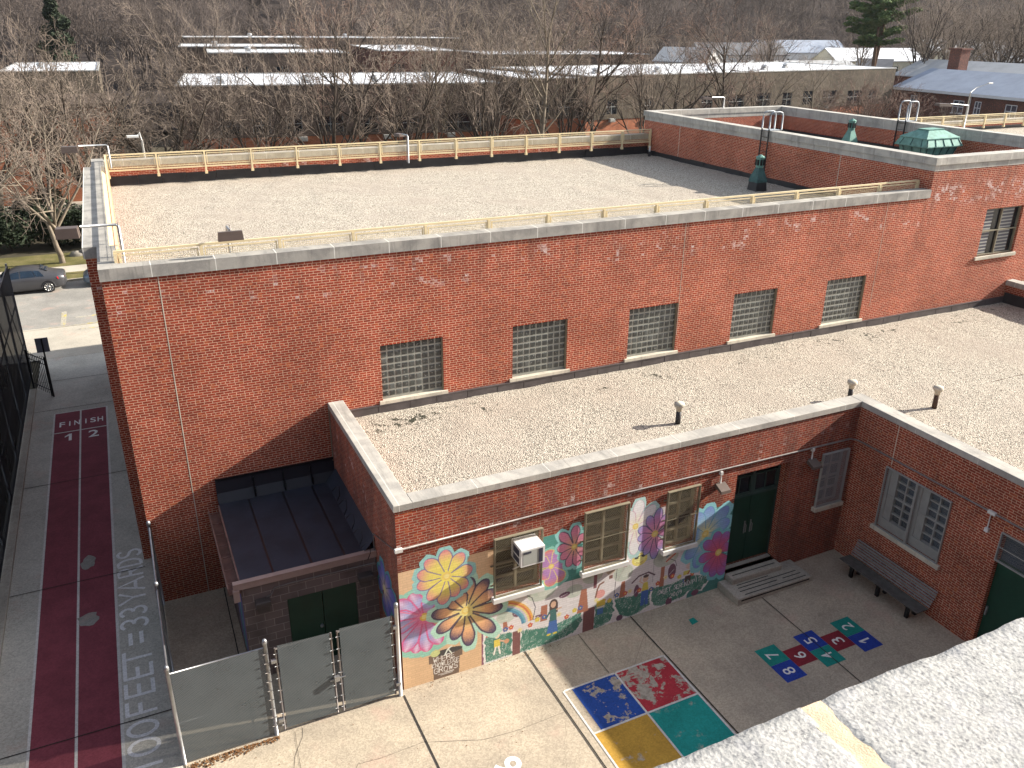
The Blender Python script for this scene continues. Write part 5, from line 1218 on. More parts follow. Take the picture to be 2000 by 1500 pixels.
        for x in (a, b):
            for k in range(7): m.tube([(x-.05, -6.04, .25+k*.33), (x+.05, -6.04, .25+k*.33)], .007, 4)
        hx = a-.08 if a < 3 else b+.05
        for zz in (.35, 2.0): m.box(min(hx, hx+.06)-.03, -6.05, zz, hx+.08, -5.97, zz+.07)
        if a < 3: m.tube([(b-.12, -6.06, 1.10), (b+.24, -6.06, 1.12)], .02, 6); m.box(b-.02, -6.10, 1.05, b+.10, -6.03, 1.18)
        m.build('hinges_and_latch', M['galv'], q)
    # tall dark screen along the alley
    g = thing('screen_fence', 'tall dark fabric-covered fence along the left side of the alley', 'fence', (-4.05, 5, 0))
    m = MB(); m.quad((-4.05, -8, .1), (-4.05, 19.6, .1), (-4.05, 19.6, 5.0), (-4.05, -8, 5.0)); m.build('fabric_panel', M['dark_fabric'], g)
    for k in range(10):
        m = MB(); y = 19.6-k*3.0; m.tube([(-4.10, y, 0), (-4.10, y, 5.08)], .045, 8); m.build('post', M['galv'], g)
    m = MB()
    for zz in (.2, 1.6, 3.3, 4.98): m.tube([(-4.08, -8, zz), (-4.08, 19.6, zz)], .03, 6)
    for k in range(9): y = 19.6-k*3.0; m.tube([(-4.09, y, .3), (-4.09, y-3, 4.8)], .02, 5)
    m.build('rail', M['galv_dull'], g)
    # open iron gate and the sign on its post
    g = thing('iron_gate', 'open black iron picket gate folded beside the tall dark fence', 'gate', (-3.15, 16.6, 0))
    a, b = Vector((-3.17, 16.6, 0)), Vector((-3.92, 17.85, 0))
    m = MB()
    for k in range(10):
        p = a.lerp(b, (k+.5)/10); h = 1.72+.06*math.cos(k*.7); m.tube([(p.x, p.y, .06), (p.x, p.y, h)], .014, 5)
    m.build('pickets', M['black'], g)
    m = MB()
    for zz in (.25, 1.40, 1.62): m.tube([(a.x, a.y, zz), (b.x, b.y, zz)], .02, 5)
    m.build('rail', M['black'], g)
    for p in (a, b): m = MB(); m.box(p.x-.04, p.y-.04, 0, p.x+.04, p.y+.04, 1.75); m.build('post', M['black'], g)
    g = thing('street_sign', 'back of a grey rectangular sign on a black post at the iron gate', 'sign', (-3.05, 16.5, 0))
    m = MB(); m.box(-3.14, 16.44, 0, -3.08, 16.50, 2.62); m.build('post', M['black'], g); m = MB(); m.box(-3.36, 16.505, 2.0, -2.88, 16.52, 2.62, bev=.003); m.build('sign_panel', M['sign_back'], g)

def build_near_parapet():
    M = MT
    g = thing('rooftop_parapet', 'sunlit rough granite parapet of the building in the foreground, with a sandy joint', 'parapet', (2, -20.5, 13.0))
    ye, z = -20.222, 13.606
    def stone(x0, x1, nx):
        m = MB(); ny = 44; vs = []
        prof = []
        for j in range(ny+1):
            f = j/ny
            if f < .16: q = f/.16; prof.append((ye-.02*(1-math.cos(q*1.57))*.5+.0, z-.16*(1-q)))
            else: q = (f-.16)/.84; prof.append((ye-.012-q*.62, z+.0))
        for (y, zz) in prof:
            for i in range(nx+1):
                x = x0+(x1-x0)*i/nx
                d = .004*mnoise.noise((x*3.1, y*3, zz*3))+.006*mnoise.noise((x*14, y*14, zz*14+4))+.0025*mnoise.noise((x*45, y*45, zz*45))
                edge = min(x-x0, x1-x); rr = -.005*max(0, 1-edge/.012)
                vs.append((x, y+d*(1.2 if zz < z-.005 else .4), zz+d*.55+rr))
        m.add(vs, [(j*(nx+1)+i, j*(nx+1)+i+1, (j+1)*(nx+1)+i+1, (j+1)*(nx+1)+i) for j in range(ny) for i in range(nx)], 0, True)
        m.build('capstone', M['near_stone'], g)
    stone(.2, 1.538, 130); stone(1.563, 3.6, 200)
    m = MB(); m.box(-25, -20.85, 13.42, .19, ye, 13.6, bev=.01); m.box(3.61, -20.85, 13.42, 40, ye, 13.6, bev=.01); m.build('capstone', M['near_stone'], g)
    m = MB(); nx, ny = 4, 40
    vs = [(1.524+.05*i/nx, ye-.010-.62*j/ny, 13.604+.003*mnoise.noise((i*.6, j*.5, 2))) for j in range(ny+1) for i in range(nx+1)]
    m.add(vs, [(j*(nx+1)+i, j*(nx+1)+i+1, (j+1)*(nx+1)+i+1, (j+1)*(nx+1)+i) for j in range(ny) for i in range(nx)], 0, True); m.build('mortar_joint', M['near_joint'], g)
    m = MB(); m.wall('y', -20.30, -25, 40, -.1, 13.44, rev=True); m.wall('y', -20.80, -25, 40, 11, 13.44); m.build('brick_wall', M['brick_court'], g)

# ------------------------------------------------------------------ cars
def car(label, x_rear, y_near, paint, facing=-1):
    """saloon: stations from tail to nose lofted round the body; x runs back to front in local space"""
    M = MT
    g = thing('parked_car', label, 'car', (0, 0, 0), 'cars parked along the kerb')
    L, Wd = 4.5, 1.76
    # station: x, half width low, half width belt, half width roof, z bottom, z belt, z top
    st = [(0, .60, .66, .60, .42, .82, .86), (.10, .76, .80, .66, .30, .90, 1.00), (.45, .84, .86, .66, .22, .94, 1.06), (.80, .86, .87, .60, .20, .95, 1.16), (1.25, .87, .87, .56, .20, .95, 1.36), (1.75, .87, .87, .57, .20, .94, 1.43), (2.3, .87, .87, .57, .20, .93, 1.43), (2.75, .87, .87, .56, .20, .92, 1.33), (3.25, .87, .87, .62, .20, .91, 1.05), (3.45, .87, .86, .66, .20, .90, .97), (4.0, .85, .83, .62, .22, .82, .86), (4.35, .76, .74, .52, .26, .70, .74), (4.5, .62, .60, .45, .36, .60, .62)]
    m = MB(); vs = []
    for x, wl, wb, wr, zb, zt, zr in st:
        vs += [(x, s*w, z) for s, w, z in ((-1, wl*.92, zb), (-1, wl, zb+.14), (-1, wb*1.01, (zb+zt)/2+.08), (-1, wb, zt), (-1, wr, zr-.035), (-1, wr*.75, zr), (1, wr*.75, zr), (1, wr, zr-.035), (1, wb, zt), (1, wb*1.01, (zb+zt)/2+.08), (1, wl, zb+.14), (1, wl*.92, zb))]
    n = 12; fs = []
    for i in range(len(st)-1):
        for k in range(n): fs.append((i*n+k, i*n+(k+1) % n, (i+1)*n+(k+1) % n, (i+1)*n+k))
    fs += [tuple(range(n))[::-1], tuple((len(st)-1)*n+k for k in range(n))]
    m.add(vs, fs, 0, True); body = m.build('body', paint, g)
    def on_side(s, x, f):                       # point on the glasshouse side between belt (f=0) and roof (f=1)
        for a, b in zip(st, st[1:]):
            if a[0] <= x <= b[0]:
                t = (x-a[0])/(b[0]-a[0]); q = [a[k]+(b[k]-a[k])*t for k in range(7)]
                return (x, s*(q[2]+(q[3]-q[2])*f+.012), q[5]+(q[6]-.035-q[5])*f)
    for s in (-1, 1):
        for x0, x1, x2, x3 in ((1.05, 1.30, 1.62, 1.45), (1.50, 1.66, 2.25, 2.25), (2.31, 2.31, 2.70, 3.05)):
            m = MB(); P = [on_side(s, x0+.0, .10), on_side(s, x3, .10), on_side(s, x2, .86), on_side(s, x1, .86)]; m.poly(P if s < 0 else P[::-1]); m.build('side_window', M['car_glass'], g)
        m = MB(); m.box(1.95, s*.872-.012, .82, 2.12, s*.872+.012, .85); m.box(3.0-.15, s*.872-.012, .80, 3.0, s*.872+.012, .83); m.build('door_handle', paint, g)
        m = MB(); a = on_side(s, .12, 0); m.add([(.03, s*.70, .70), (.03, s*.70, .90), (.42, s*.875, .90), (.38, s*.872, .76), (.02, s*.45, .86), (.02, s*.45, .74)], [(0, 1, 2, 3), (0, 5, 4, 1)]); m.build('tail_light', M['tail'], g)
        m = MB(); m.add([(4.42, s*.52, .50), (4.42, s*.52, .64), (4.0, s*.855, .76), (4.05, s*.855, .62)], [(0, 1, 2, 3)]); m.build('headlight', M['lens'], g)
    for x0, z0, w0, x1, z1, w1, nm in ((.86, 1.20, .54, 1.22, 1.365, .50, 'rear_window'), (2.80, 1.325, .50, 3.28, 1.06, .58, 'windscreen')):
        m = MB(); m.quad((x0, -w0, z0+.015), (x0, w0, z0+.015), (x1, w1, z1+.015), (x1, -w1, z1+.015)); m.build(nm, M['car_glass'], g)
    for x in (.92, 3.60):
        for s in (-1, 1):
            m = MB(); prof = []
            y0, y1 = s*.70, s*.885
            N = 22
            for yy, r in ((y0, .29), (y0, .315), (y1-.02*s, .325), (y1, .30), (y1, .235)):
                prof.append([(x+r*math.cos(2*math.pi*k/N), yy, .325+r*math.sin(2*math.pi*k/N)) for k in range(N)])
            v = [p for ring in prof for p in ring]; f = [(i*N+k, i*N+(k+1) % N, (i+1)*N+(k+1) % N, (i+1)*N+k) for i in range(4) for k in range(N)]
            m.add(v, f, 0, True); w = m.build('wheel', M['tyre'], g)
            m = MB(); yy = y1-.03*s; m.add([(x+.225*math.cos(2*math.pi*k/N), yy-.03*s, .325+.225*math.sin(2*math.pi*k/N)) for k in range(N)], [tuple(range(N))]); m.build('hub', M['tyre'], w)
            m = MB()
            for k in range(10):
                a = 2*math.pi*k/10; m.tube([(x+.03*math.cos(a), yy, .325+.03*math.sin(a)), (x+.225*math.cos(a), yy+.01*s, .325+.225*math.sin(a))], [.022, .030], 5)
            R_ = [(x+.232*math.cos(2*math.pi*k/N), y1-.01*s, .325+.232*math.sin(2*math.pi*k/N)) for k in range(N+1)]; m.tube(R_, .014, 5, cap=False); m.build('rim', M['alloy'], w)
            m = MB(); R2 = [(x+.36*math.cos(math.pi*k/14), s*.868, .33+.36*math.sin(math.pi*k/14)) for k in range(15)]; m.tube(R2, .030, 5); m.build('wheel_arch', M['black'], g)
    m = MB(); m.box(-.02, -.55, .36, .05, .55, .47, bev=.01); m.build('bumper', paint, g)
    g.location = (x_rear, y_near+.88, -.05); g.rotation_euler = (0, 0, math.pi)
    return g
def build_cars():
    M = MT
    car('grey four-door saloon parked across the street, tail towards the gym corner', -2.88, 33.25, M['car_grey'])
    car('blue-grey car mostly hidden behind the gym corner, only its nose showing', 2.55, 33.35, M['car_blue'])
# ------------------------------------------------------------------ trees
def seg_object(name, segs, mat, parent, sides=3):
    """segs: rows of x0 y0 z0 x1 y1 z1 r0 r1 -> one mesh of little prisms"""
    S = np.asarray(segs, float); n = len(S)
    p0, p1 = S[:, 0:3], S[:, 3:6]; d = p1-p0; d /= np.linalg.norm(d, axis=1, keepdims=True)+1e-9
    ref = np.where(np.abs(d[:, 2:3]) < .9, np.array([[0, 0, 1.]]), np.array([[1., 0, 0]]))
    a = np.cross(d, ref); a /= np.linalg.norm(a, axis=1, keepdims=True)+1e-9; b = np.cross(d, a)
    V = np.zeros((n, 2*sides, 3))
    for k in range(sides):
        t = 2*math.pi*k/sides; o = a*math.cos(t)+b*math.sin(t)
        V[:, k] = p0+o*S[:, 6:7]; V[:, sides+k] = p1+o*S[:, 7:8]
    base = (np.arange(n)*2*sides)[:, None, None]
    F = np.array([[k, (k+1) % sides, sides+(k+1) % sides, sides+k] for k in range(sides)])[None]+base
    return raw_mesh(name, V.reshape(-1, 3), F.reshape(-1, 4), mat, parent, True)
def raw_mesh(name, V, F, mat, parent=None, smooth=False):
    me = bpy.data.meshes.new(name); k = F.shape[1]
    me.vertices.add(len(V)); me.vertices.foreach_set('co', V.astype(np.float32).ravel())
    me.loops.add(F.size); me.loops.foreach_set('vertex_index', F.astype(np.int32).ravel())
    me.polygons.add(len(F)); me.polygons.foreach_set('loop_start', np.arange(0, F.size, k, dtype=np.int32)); me.polygons.foreach_set('loop_total', np.full(len(F), k, np.int32))
    if smooth: me.polygons.foreach_set('use_smooth', np.ones(len(F), bool))
    me.update(calc_edges=True); me.materials.append(mat)
    o = bpy.data.objects.new(name, me); COL.objects.link(o)
    if parent is not None: o.parent = parent
    return o

def grow(out, r, p, d, L, rad, lev, maxlev, cnt, ang, up, bend=.12, start=.25):
    """one branch of a few bent pieces, then its children"""
    n = 5 if lev == 0 else (4 if lev < 3 else 2)
    pts = [(p.copy(), rad)]; dd = d.copy()
    for i in range(n):
        dd = (dd+Vector((r.gauss(0, bend), r.gauss(0, bend), r.gauss(0, bend*.6)+up)))
        dd.normalize(); q = pts[-1][0]+dd*(L/n); rr = rad*(1-.72*(i+1)/n) if lev else rad*(1-.45*(i+1)/n)
        pts.append((q, max(rr, .010)))
    for (a, ra), (b, rb) in zip(pts, pts[1:]): out.append((lev, (*a, *b, ra, rb)))
    if lev >= maxlev: return
    k = cnt[lev]
    for i in range(k):
        f = start+(1-start)*(i+r.uniform(.2, .9))/k; f = min(f, .98); j = min(int(f*n), n-1); t = f*n-j
        q = pts[j][0].lerp(pts[j+1][0], t); rr = pts[j][1]*(1-t)+pts[j+1][1]*t
        ax = (pts[j+1][0]-pts[j][0]).normalized(); s = ax.cross(Vector((r.gauss(0, 1), r.gauss(0, 1), r.gauss(0, 1)))).normalized()
        th = ang[lev]*r.uniform(.7, 1.25); nd = ax*math.cos(th)+s*math.sin(th)
        grow(out, r, q, nd, L*r.uniform(.42, .66)*(1.0-.30*f if lev else 1.05-.25*f), max(rr*.64, .012), lev+1, maxlev, cnt, ang, up*.8, bend*1.15, .18)

PROTO = []
def tree_proto(kind, seed, twig, bark):
    r = random.Random(seed); out = []
    if kind == 'vase':
        grow(out, r, Vector((0, 0, 0)), Vector((0, 0, 1)), 2.0, .21, 0, 0, [], [], .2)
        for k in range(6):
            a = k*1.047+r.uniform(-.3, .3); t = r.uniform(.25, .62)
            grow(out, r, Vector((0, 0, r.uniform(1.3, 2.0))), Vector((math.cos(a)*math.sin(t), math.sin(a)*math.sin(t), math.cos(t))), r.uniform(8.5, 11.0), .12, 1, 4, [0, 7, 5, 5], [0, R(32), R(38), R(42)], .055, .07, .2)
    elif kind == 'leader':
        grow(out, r, Vector((0, 0, 0)), Vector((0, 0, 1)), 13.0, .19, 0, 4, [16, 5, 5, 4], [R(46), R(38), R(42), R(45)], .05, .035, .18)
    elif kind == 'wide':
        grow(out, r, Vector((0, 0, 0)), Vector((.05, 0, 1)), 3.2, .26, 0, 0, [], [], .2)
        for k in range(7):
            a = k*.9+r.uniform(-.3, .3); t = r.uniform(.55, 1.05)
            grow(out, r, Vector((0, 0, r.uniform(2.2, 3.2))), Vector((math.cos(a)*math.sin(t), math.sin(a)*math.sin(t), math.cos(t))), r.uniform(6.5, 8.5), .13, 1, 4, [0, 7, 5, 5], [0, R(38), R(42), R(48)], .035, .11, .22)
    elif kind == 'shrub':
        for k in range(9):
            a = k*.7+r.uniform(-.3, .3); t = r.uniform(.15, .75)
            grow(out, r, Vector((r.uniform(-.3, .3), r.uniform(-.3, .3), 0)), Vector((math.cos(a)*math.sin(t), math.sin(a)*math.sin(t), math.cos(t))), r.uniform(3.5, 5), .05, 1, 4, [0, 6, 5, 5], [0, R(30), R(36), R(40)], .05, .09, .15)
    trunk = [s for l, s in out if l <= 2]; crown = [s for l, s in out if l > 2]
    e = bpy.data.objects.new('bare_tree', None); COL.objects.link(e)
    seg_object('trunk', trunk, MT[bark], e, 5); seg_object('crown', crown, MT[twig], e, 3)
    return e
TREEI = {}
def put_tree(k, x, y, sc, rz, label, group, z=0.0, cat='tree'):
    e = PROTO[k]
    if k not in TREEI: TREEI[k] = 1; t = e
    else: t = copy_tree(e)
    t.location = (x, y, z); t.rotation_euler = (0, 0, rz); t.scale = sc if isinstance(sc, tuple) else (sc, sc, sc)
    tag(t, label, cat, group); return t

def leaf_cloud(name, mat, parent, blobs, n, size, seed, flat=.6):
    rg = np.random.RandomState(seed); P = []
    for (cx, cy, cz, rx, ry, rz, w) in blobs:
        k = int(n*w); d = rg.normal(size=(k, 3)); d /= np.linalg.norm(d, axis=1, keepdims=True); rad = rg.rand(k, 1)**.38
        P.append(d*rad*np.array([[rx, ry, rz]])+np.array([[cx, cy, cz]]))
    P = np.concatenate(P); m = len(P)
    a = rg.normal(size=(m, 3)); a[:, 2] *= flat; a /= np.linalg.norm(a, axis=1, keepdims=True); b = np.cross(a, rg.normal(size=(m, 3))); b /= np.linalg.norm(b, axis=1, keepdims=True)
    s = size*(.6+.8*rg.rand(m, 1)); V = np.stack([P-a*s, P-b*s*.45, P+a*s, P+b*s*.45], 1).reshape(-1, 3)
    return raw_mesh(name, V, np.arange(len(V)).reshape(-1, 4), mat, parent)

def build_trees():
    M = MT
    for kd, sd, tw, bk in (('vase', 1, 'twig', 'bark'), ('vase', 2, 'twig', 'bark'), ('leader', 3, 'twig_red', 'bark'), ('leader', 4, 'twig', 'bark_pale'), ('wide', 5, 'twig', 'bark_pale'), ('wide', 6, 'twig_dark', 'bark'), ('shrub', 7, 'twig_red', 'bark'), ('shrub', 8, 'twig_dark', 'bark')):
        PROTO.append(tree_proto(kd, sd, tw, bk))
    G = 'bare winter trees in front of the apartment row'
    T = [  # proto, x, y, scale, rot, label
     (4, -3.25, 39.9, (.80, .80, .88), .4, 'pale trunked bare tree on the far lawn above the grey parked car'),
     (4, -9.0, 38.6, .86, 2.2, 'spreading bare tree whose low boughs enter at the left edge of the photo'),
     (5, -1.6, 52.0, 1.18, 1.0, 'large bare tree with forked trunks in front of the orange brick house'),
     (4, -7.5, 50.0, 1.15, 3.3, 'wide bare tree at the far left, its crown before the orange brick house'),
     (5, 4.6, 48.5, 1.05, 4.2, 'dark tangled bare tree just right of the orange brick house'),
     (1, 8.3, 54.0, .92, 2.0, 'slim bare tree before the left end of the long white roof'),
     (0, 11.6, 50.5, .90, 5.0, 'bare tree with steep stems left of the tall many-stemmed tree'),
     (1, 17.2, 50.0, 1.12, .3, 'tall many-stemmed bare tree rising past the middle of the long white roof'),
     (2, 20.9, 53.0, 1.0, 1.9, 'straight reddish bare tree right beside the tall many-stemmed tree'),
     (0, 24.5, 51.0, 1.05, 3.9, 'bare tree with fanned stems where the long white roof narrows'),
     (3, 28.5, 55.0, .95, .8, 'narrow pale bare tree before the dark upper window of the long block'),
     (0, 31.5, 50.0, 1.08, 2.7, 'dense fan-shaped bare tree left of the lit straight trunk'),
     (3, 37.8, 52.0, 1.10, 5.5, 'tall pale trunk with rising branches left of the penthouse corner'),
     (1, 42.0, 55.0, 1.0, .1, 'broad bare tree standing just left of the penthouse parapet corner'),
     (2, 46.5, 58.0, 1.05, 4.4, 'reddish upright bare tree over the left corner of the penthouse'),
     (5, 57.5, 60.0, 1.12, 1.3, 'dark bare tree at the left end of the tan shingled block'),
     (2, 63.5, 58.0, .98, 3.0, 'reddish bare tree before the first windows of the tan shingled block'),
     (1, 70.0, 60.0, .84, 5.9, 'open bare tree before the middle windows of the tan shingled block'),
     (3, 79.5, 61.0, .66, 2.4, 'slender bare tree before the right windows of the tan shingled block'),
     (6, 87.0, 60.0, 1.5, .6, 'reddish shrubby tree at the right end of the tan shingled block'),
     (0, 91.0, 63.0, .62, 1.6, 'low forked bare tree at the gap beside the slate roofed house')]
    for k, x, y, s, rz, lab in T: put_tree(k, x, y, s, rz, lab, G)
    r = random.Random(33)
    for k in range(2):
        x = 34+k*15+r.uniform(-1.2, 1.2); y = r.uniform(52, 60)
        if 88 < x: continue
        put_tree((0, 1, 3, 2, 1)[k % 5], x, y, (r.uniform(.62, .85), r.uniform(.62, .85), r.uniform(.85, 1.12)), r.uniform(0, 6), 'slender bare tree in the back row before the apartment blocks', 'slender bare trees in the back row')
    for k in range(4):
        put_tree((4, 5, 0)[k % 3], -11+k*3.3+r.uniform(-.6, .6), r.uniform(45, 58), r.uniform(.8, 1.15), r.uniform(0, 6), 'tangled bare tree among others at the left before the orange brick house', 'tangled bare trees at the left')
    r = random.Random(21)
    sh = [(7, 7.2, 58.0, 1.0), (7, 40.0, 59, 1.0), (6, 66.5, 64, 1.15), (7, 75.0, 65, 1.1), (6, 83.5, 63, 1.3), (6, 96.0, 60, 1.2), (7, 100, 58, 1.0), (7, .5, 57, 1.3)]
    for k, x, y, s in sh: put_tree(k, x, y, s, r.uniform(0, 6), 'bare twiggy shrub growing along the foot of the apartment row', 'bare shrubs along the apartment row', cat='shrub')
    for k in range(15):
        y = r.uniform(88, 150); x = (y+21)*r.uniform(-.06, 1.05)+.6
        if 8 < x < 40 and y < 92: y += 14
        put_tree(r.choice((0, 1, 2, 3, 4, 5)), x, y, r.uniform(.85, 1.2), r.uniform(0, 6), 'bare tree standing among the far white roofs', 'bare trees among the far white roofs', z=.5)
    for k in range(16):
        y = r.uniform(85, 160); x = (y+21)*r.uniform(1.16, 1.5)+.6
        put_tree(r.choice((4, 5, 4, 0)), x, y, r.uniform(1.2, 1.6), r.uniform(0, 6), 'large spreading bare tree on the rise behind the slate roofed house', 'spreading bare trees at the right', z=2)
    # dark evergreens under the trees at the left, and at the top left
    for i, (x, y, s, lab) in enumerate(((-6.5, 44.6, 1.5, 'dark evergreen shrub at the left edge behind the parked car'), (-3.6, 45.2, 1.6, 'dark evergreen shrub behind the pale tree trunk'), (-1.0, 44.4, 1.5, 'dark evergreen shrub just left of the gymnasium corner'), (-9.5, 44.8, 1.6, 'dark evergreen shrub farthest left on the lawn'), (-5.2, 54.5, 1.35, 'dark evergreen shrub in front of the grey driveway'), (1.6, 55, 1.6, 'dark evergreen shrub by the brick house corner'), (6.2, 60.5, 1.9, 'dark evergreen shrub behind the far left railing panels'))):
        g = thing('evergreen_shrub', lab, 'shrub', (x, y, 0), 'dark evergreen shrubs on the lawn')
        rr = random.Random(i); bl = [(rr.uniform(-1, 1), rr.uniform(-.6, .6), rr.uniform(.5, 1.4)*s, .9*s, .8*s, .75*s, .2) for _ in range(6)]
        leaf_cloud('foliage', M['needles_dark'], g, bl, 3500, .13, i)
        o = MB(); o.tube([(0, 0, 0), (.1, 0, .8*s)], .08, 6); o.build('stem', M['bark'], g, off=(0, 0, 0))
    for i, (x, y, h) in enumerate(((-4.2, 150, 13),)):
        g = thing('evergreen_tree', 'dark green evergreen on the hillside at the top left', 'tree', (x, y, 3))
        rr = random.Random(50+i); bl = [(rr.uniform(-2.6, 2.6)*(1-q/9), rr.uniform(-2.6, 2.6)*(1-q/9), 3+q*h/9.5, 3.2*(1-q/11), 3.2*(1-q/11), 1.3, .12) for q in range(9)]
        leaf_cloud('foliage', M['needles_dark'], g, bl, 6000, .38, 70+i)
        o = MB(); o.tube([(0, 0, 0), (0, 0, h*.8)], .25, 6); o.build('trunk', M['bark'], g, off=(0, 0, 0))
    # the tall pine
    g = thing('pine_tree', 'tall green pine with two trunks rising above the white roofs', 'tree', (141, 110, 0))
    out = []; rr = random.Random(9)
    for (dx, dy, top) in ((-.5, 0, 21), (1.4, .6, 24)):
        out += [(0, 0, 0, dx*.4, dy, 7, .55, .42), (dx*.4, dy, 7, dx, dy, 13, .40, .28), (dx, dy, 13, dx*.9, dy, top, .28, .05)]
    bl = []
    for q in range(58):
        z = 11.5+q*.22; f = (z-11.5)/12.8; L = (3.0+3.6*math.sin(min(1, f*1.15+.15)*math.pi*.93))*rr.uniform(.6, 1.08); a = rr.uniform(0, 6.28)
        x0 = .3; ex, ey, ez = x0+L*math.cos(a), L*math.sin(a), z+L*.10
        out.append((x0, 0, z-.4, ex, ey, ez, .09, .03))
        for s in range(4):
            t = .35+.65*s/3; bl.append((x0+(ex-x0)*t+rr.gauss(0, .3), ey*t+rr.gauss(0, .3), z-.4+(ez-z+.4)*t+.1, .95, .95, .40, .0062))
    seg_object('trunk', out, plain('pine_bark', (.15, .095, .065), .95, spec=.1), g, 7)
    leaf_cloud('foliage', M['needles'], g, bl, 42000, .32, 4, .35)

def hill_z(x, y):
    t = min(max((y-165)/250, 0), 1); t = t*t*(3-2*t)
    return 58*t+5*t*mnoise.noise((x*.006, y*.006, 1.3))+3*min(1, max(0, (y-90)/60))
def build_hill():
    nx, ny = 90, 40; vs = []; fs = []
    for j in range(ny+1):
        for i in range(nx+1):
            x = -320+i*14; y = 110+j*12.5; vs.append((x, y, hill_z(x, y)-.04-(.6 if j == 0 else 0)))
    m = MB(); m.add(vs, [(j*(nx+1)+i, j*(nx+1)+i+1, (j+1)*(nx+1)+i+1, (j+1)*(nx+1)+i) for j in range(ny) for i in range(nx)], 0, True)
    tag(m.build('hill', MT['hill']), kind='structure')
    # the wood on it: one mass of bare crowns
    protos = []
    for sd in range(4):
        r = random.Random(100+sd); out = []
        grow(out, r, Vector((0, 0, 0)), Vector((0, 0, 1)), 5, .22, 0, 0, [], [], .2)
        for k in range(6):
            a = k*1.05+r.uniform(-.4, .4); t = r.uniform(.2, .8)
            grow(out, r, Vector((0, 0, r.uniform(3, 5))), Vector((math.cos(a)*math.sin(t), math.sin(a)*math.sin(t), math.cos(t))), r.uniform(6, 9), .12, 1, 3, [0, 6, 5], [0, R(38), R(42)], .05, .1, .2)
        protos.append(np.array([s for l, s in out]))
    r = random.Random(5); parts = []
    for k in range(950):
        y = 160+260*r.random()**1.1; x = (y+21)*r.uniform(-.14, 1.55)+.6
        P = protos[k % 4].copy(); s = r.uniform(.8, 1.35); a = r.uniform(0, 6.28); co, si = math.cos(a), math.sin(a)
        z = hill_z(x, y)
        for o in (0, 3):
            px, py = P[:, o].copy(), P[:, o+1].copy(); P[:, o] = (px*co-py*si)*s+x; P[:, o+1] = (px*si+py*co)*s+y; P[:, o+2] = P[:, o+2]*s+z
        P[:, 6:8] = np.maximum(P[:, 6:8]*1.25, .045*(y/250)); parts.append(P)
    o = seg_object('hillside_woodland', np.concatenate(parts), MT['twig_far'], None, 3)
    tag(o, 'bare grey-brown woodland covering the hill at the top of the photo', 'woodland', kind='stuff')

# ------------------------------------------------------------------ houses beyond the street
def block(name, label, x, y, rz, W, D, H, band, wall, lower, wins, vents=(), group='apartment blocks with white flat roofs', acs=(), step=0.0):
    """flat-roofed block in local metres: x along the front, y to the back; shingled upper wall, brick below"""
    M = MT
    g = thing(name, label, 'apartment block', (0, 0, 0), group)
    m = MB(); m.wall('y', 0, 0, W, band, H, [w for w in wins if w[2] >= band], .12); m.wall('x', 0, 0, D, band, H, rev=True); m.wall('x', W, 0, D, band, H); m.wall('y', D, 0, W, 0, H, rev=True); m.build('upper_wall', M[wall], g)
    m = MB(); m.wall('y', .10, 0, W, -1, band, [w for w in wins if w[2] < band], .12); m.wall('x', .08, .1, D, -1, band, rev=True); m.wall('x', W-.08, .1, D, -1, band); m.quad((0, 0, band), (W, 0, band), (W, .10, band), (0, .10, band)); m.build('lower_wall', M[lower], g)
    m = MB(); m.quad((.25, .25, H+.06), (W-.25, .25, H+.06), (W-.25, D-.25, H+.02), (.25, D-.25, H+.02)); rf = m.build('roof', M['white_roof'], g)
    m = MB(); m.box(-.06, -.06, H, W+.06, .25, H+.12); m.box(-.06, D-.25, H, W+.06, D+.06, H+.12); m.box(-.06, .252, H, .25, D-.252, H+.12); m.box(W-.25, .252, H, W+.06, D-.252, H+.12); m.build('roof_edge', M['roof_edge'], rf)
    for (a, b) in vents:
        m = MB(); m.box(a-.35, b-.35, H+.03, a+.35, b+.35, H+.35); m.lathe((a, b, H+.35), [(.28, 0), (.42, .15), (.42, .3), (.1, .42)], 10); m.build('roof_vent', M['galv'], rf)
    for (a, c, z0, z1) in wins:
        yy = .12 if z0 >= band else .22
        m = MB(); m.quad((a, yy-.02, z0), (c, yy-.02, z0), (c, yy-.02, z1), (a, yy-.02, z1)); w = m.build('window', M['dark_glass'], g)
        m = MB(); t = .05; mid = (a+c)/2
        m.box(mid-t/2, yy-.07, z0, mid+t/2, yy-.025, z1); m.box(a, yy-.07, z0, a+t, yy-.025, z1); m.box(c-t, yy-.07, z0, c, yy-.025, z1); m.box(a+t, yy-.07, (z0+z1)/2-.03, mid-t/2, yy-.026, (z0+z1)/2+.03); m.box(mid+t/2, yy-.07, (z0+z1)/2-.03, c-t, yy-.026, (z0+z1)/2+.03); m.build('frame', M['frame_grey'], w)
    for (a, z) in acs:
        m = MB(); m.box(a-.4, -.35, z, a+.4, .02, z+.42); m.box(a-.36, -.37, z+.06, a+.36, -.351, z+.36); m.build('air_conditioner', M['frame_grey'], g)
    g.location = (x, y, 0); g.rotation_euler = (0, 0, rz)
    return g
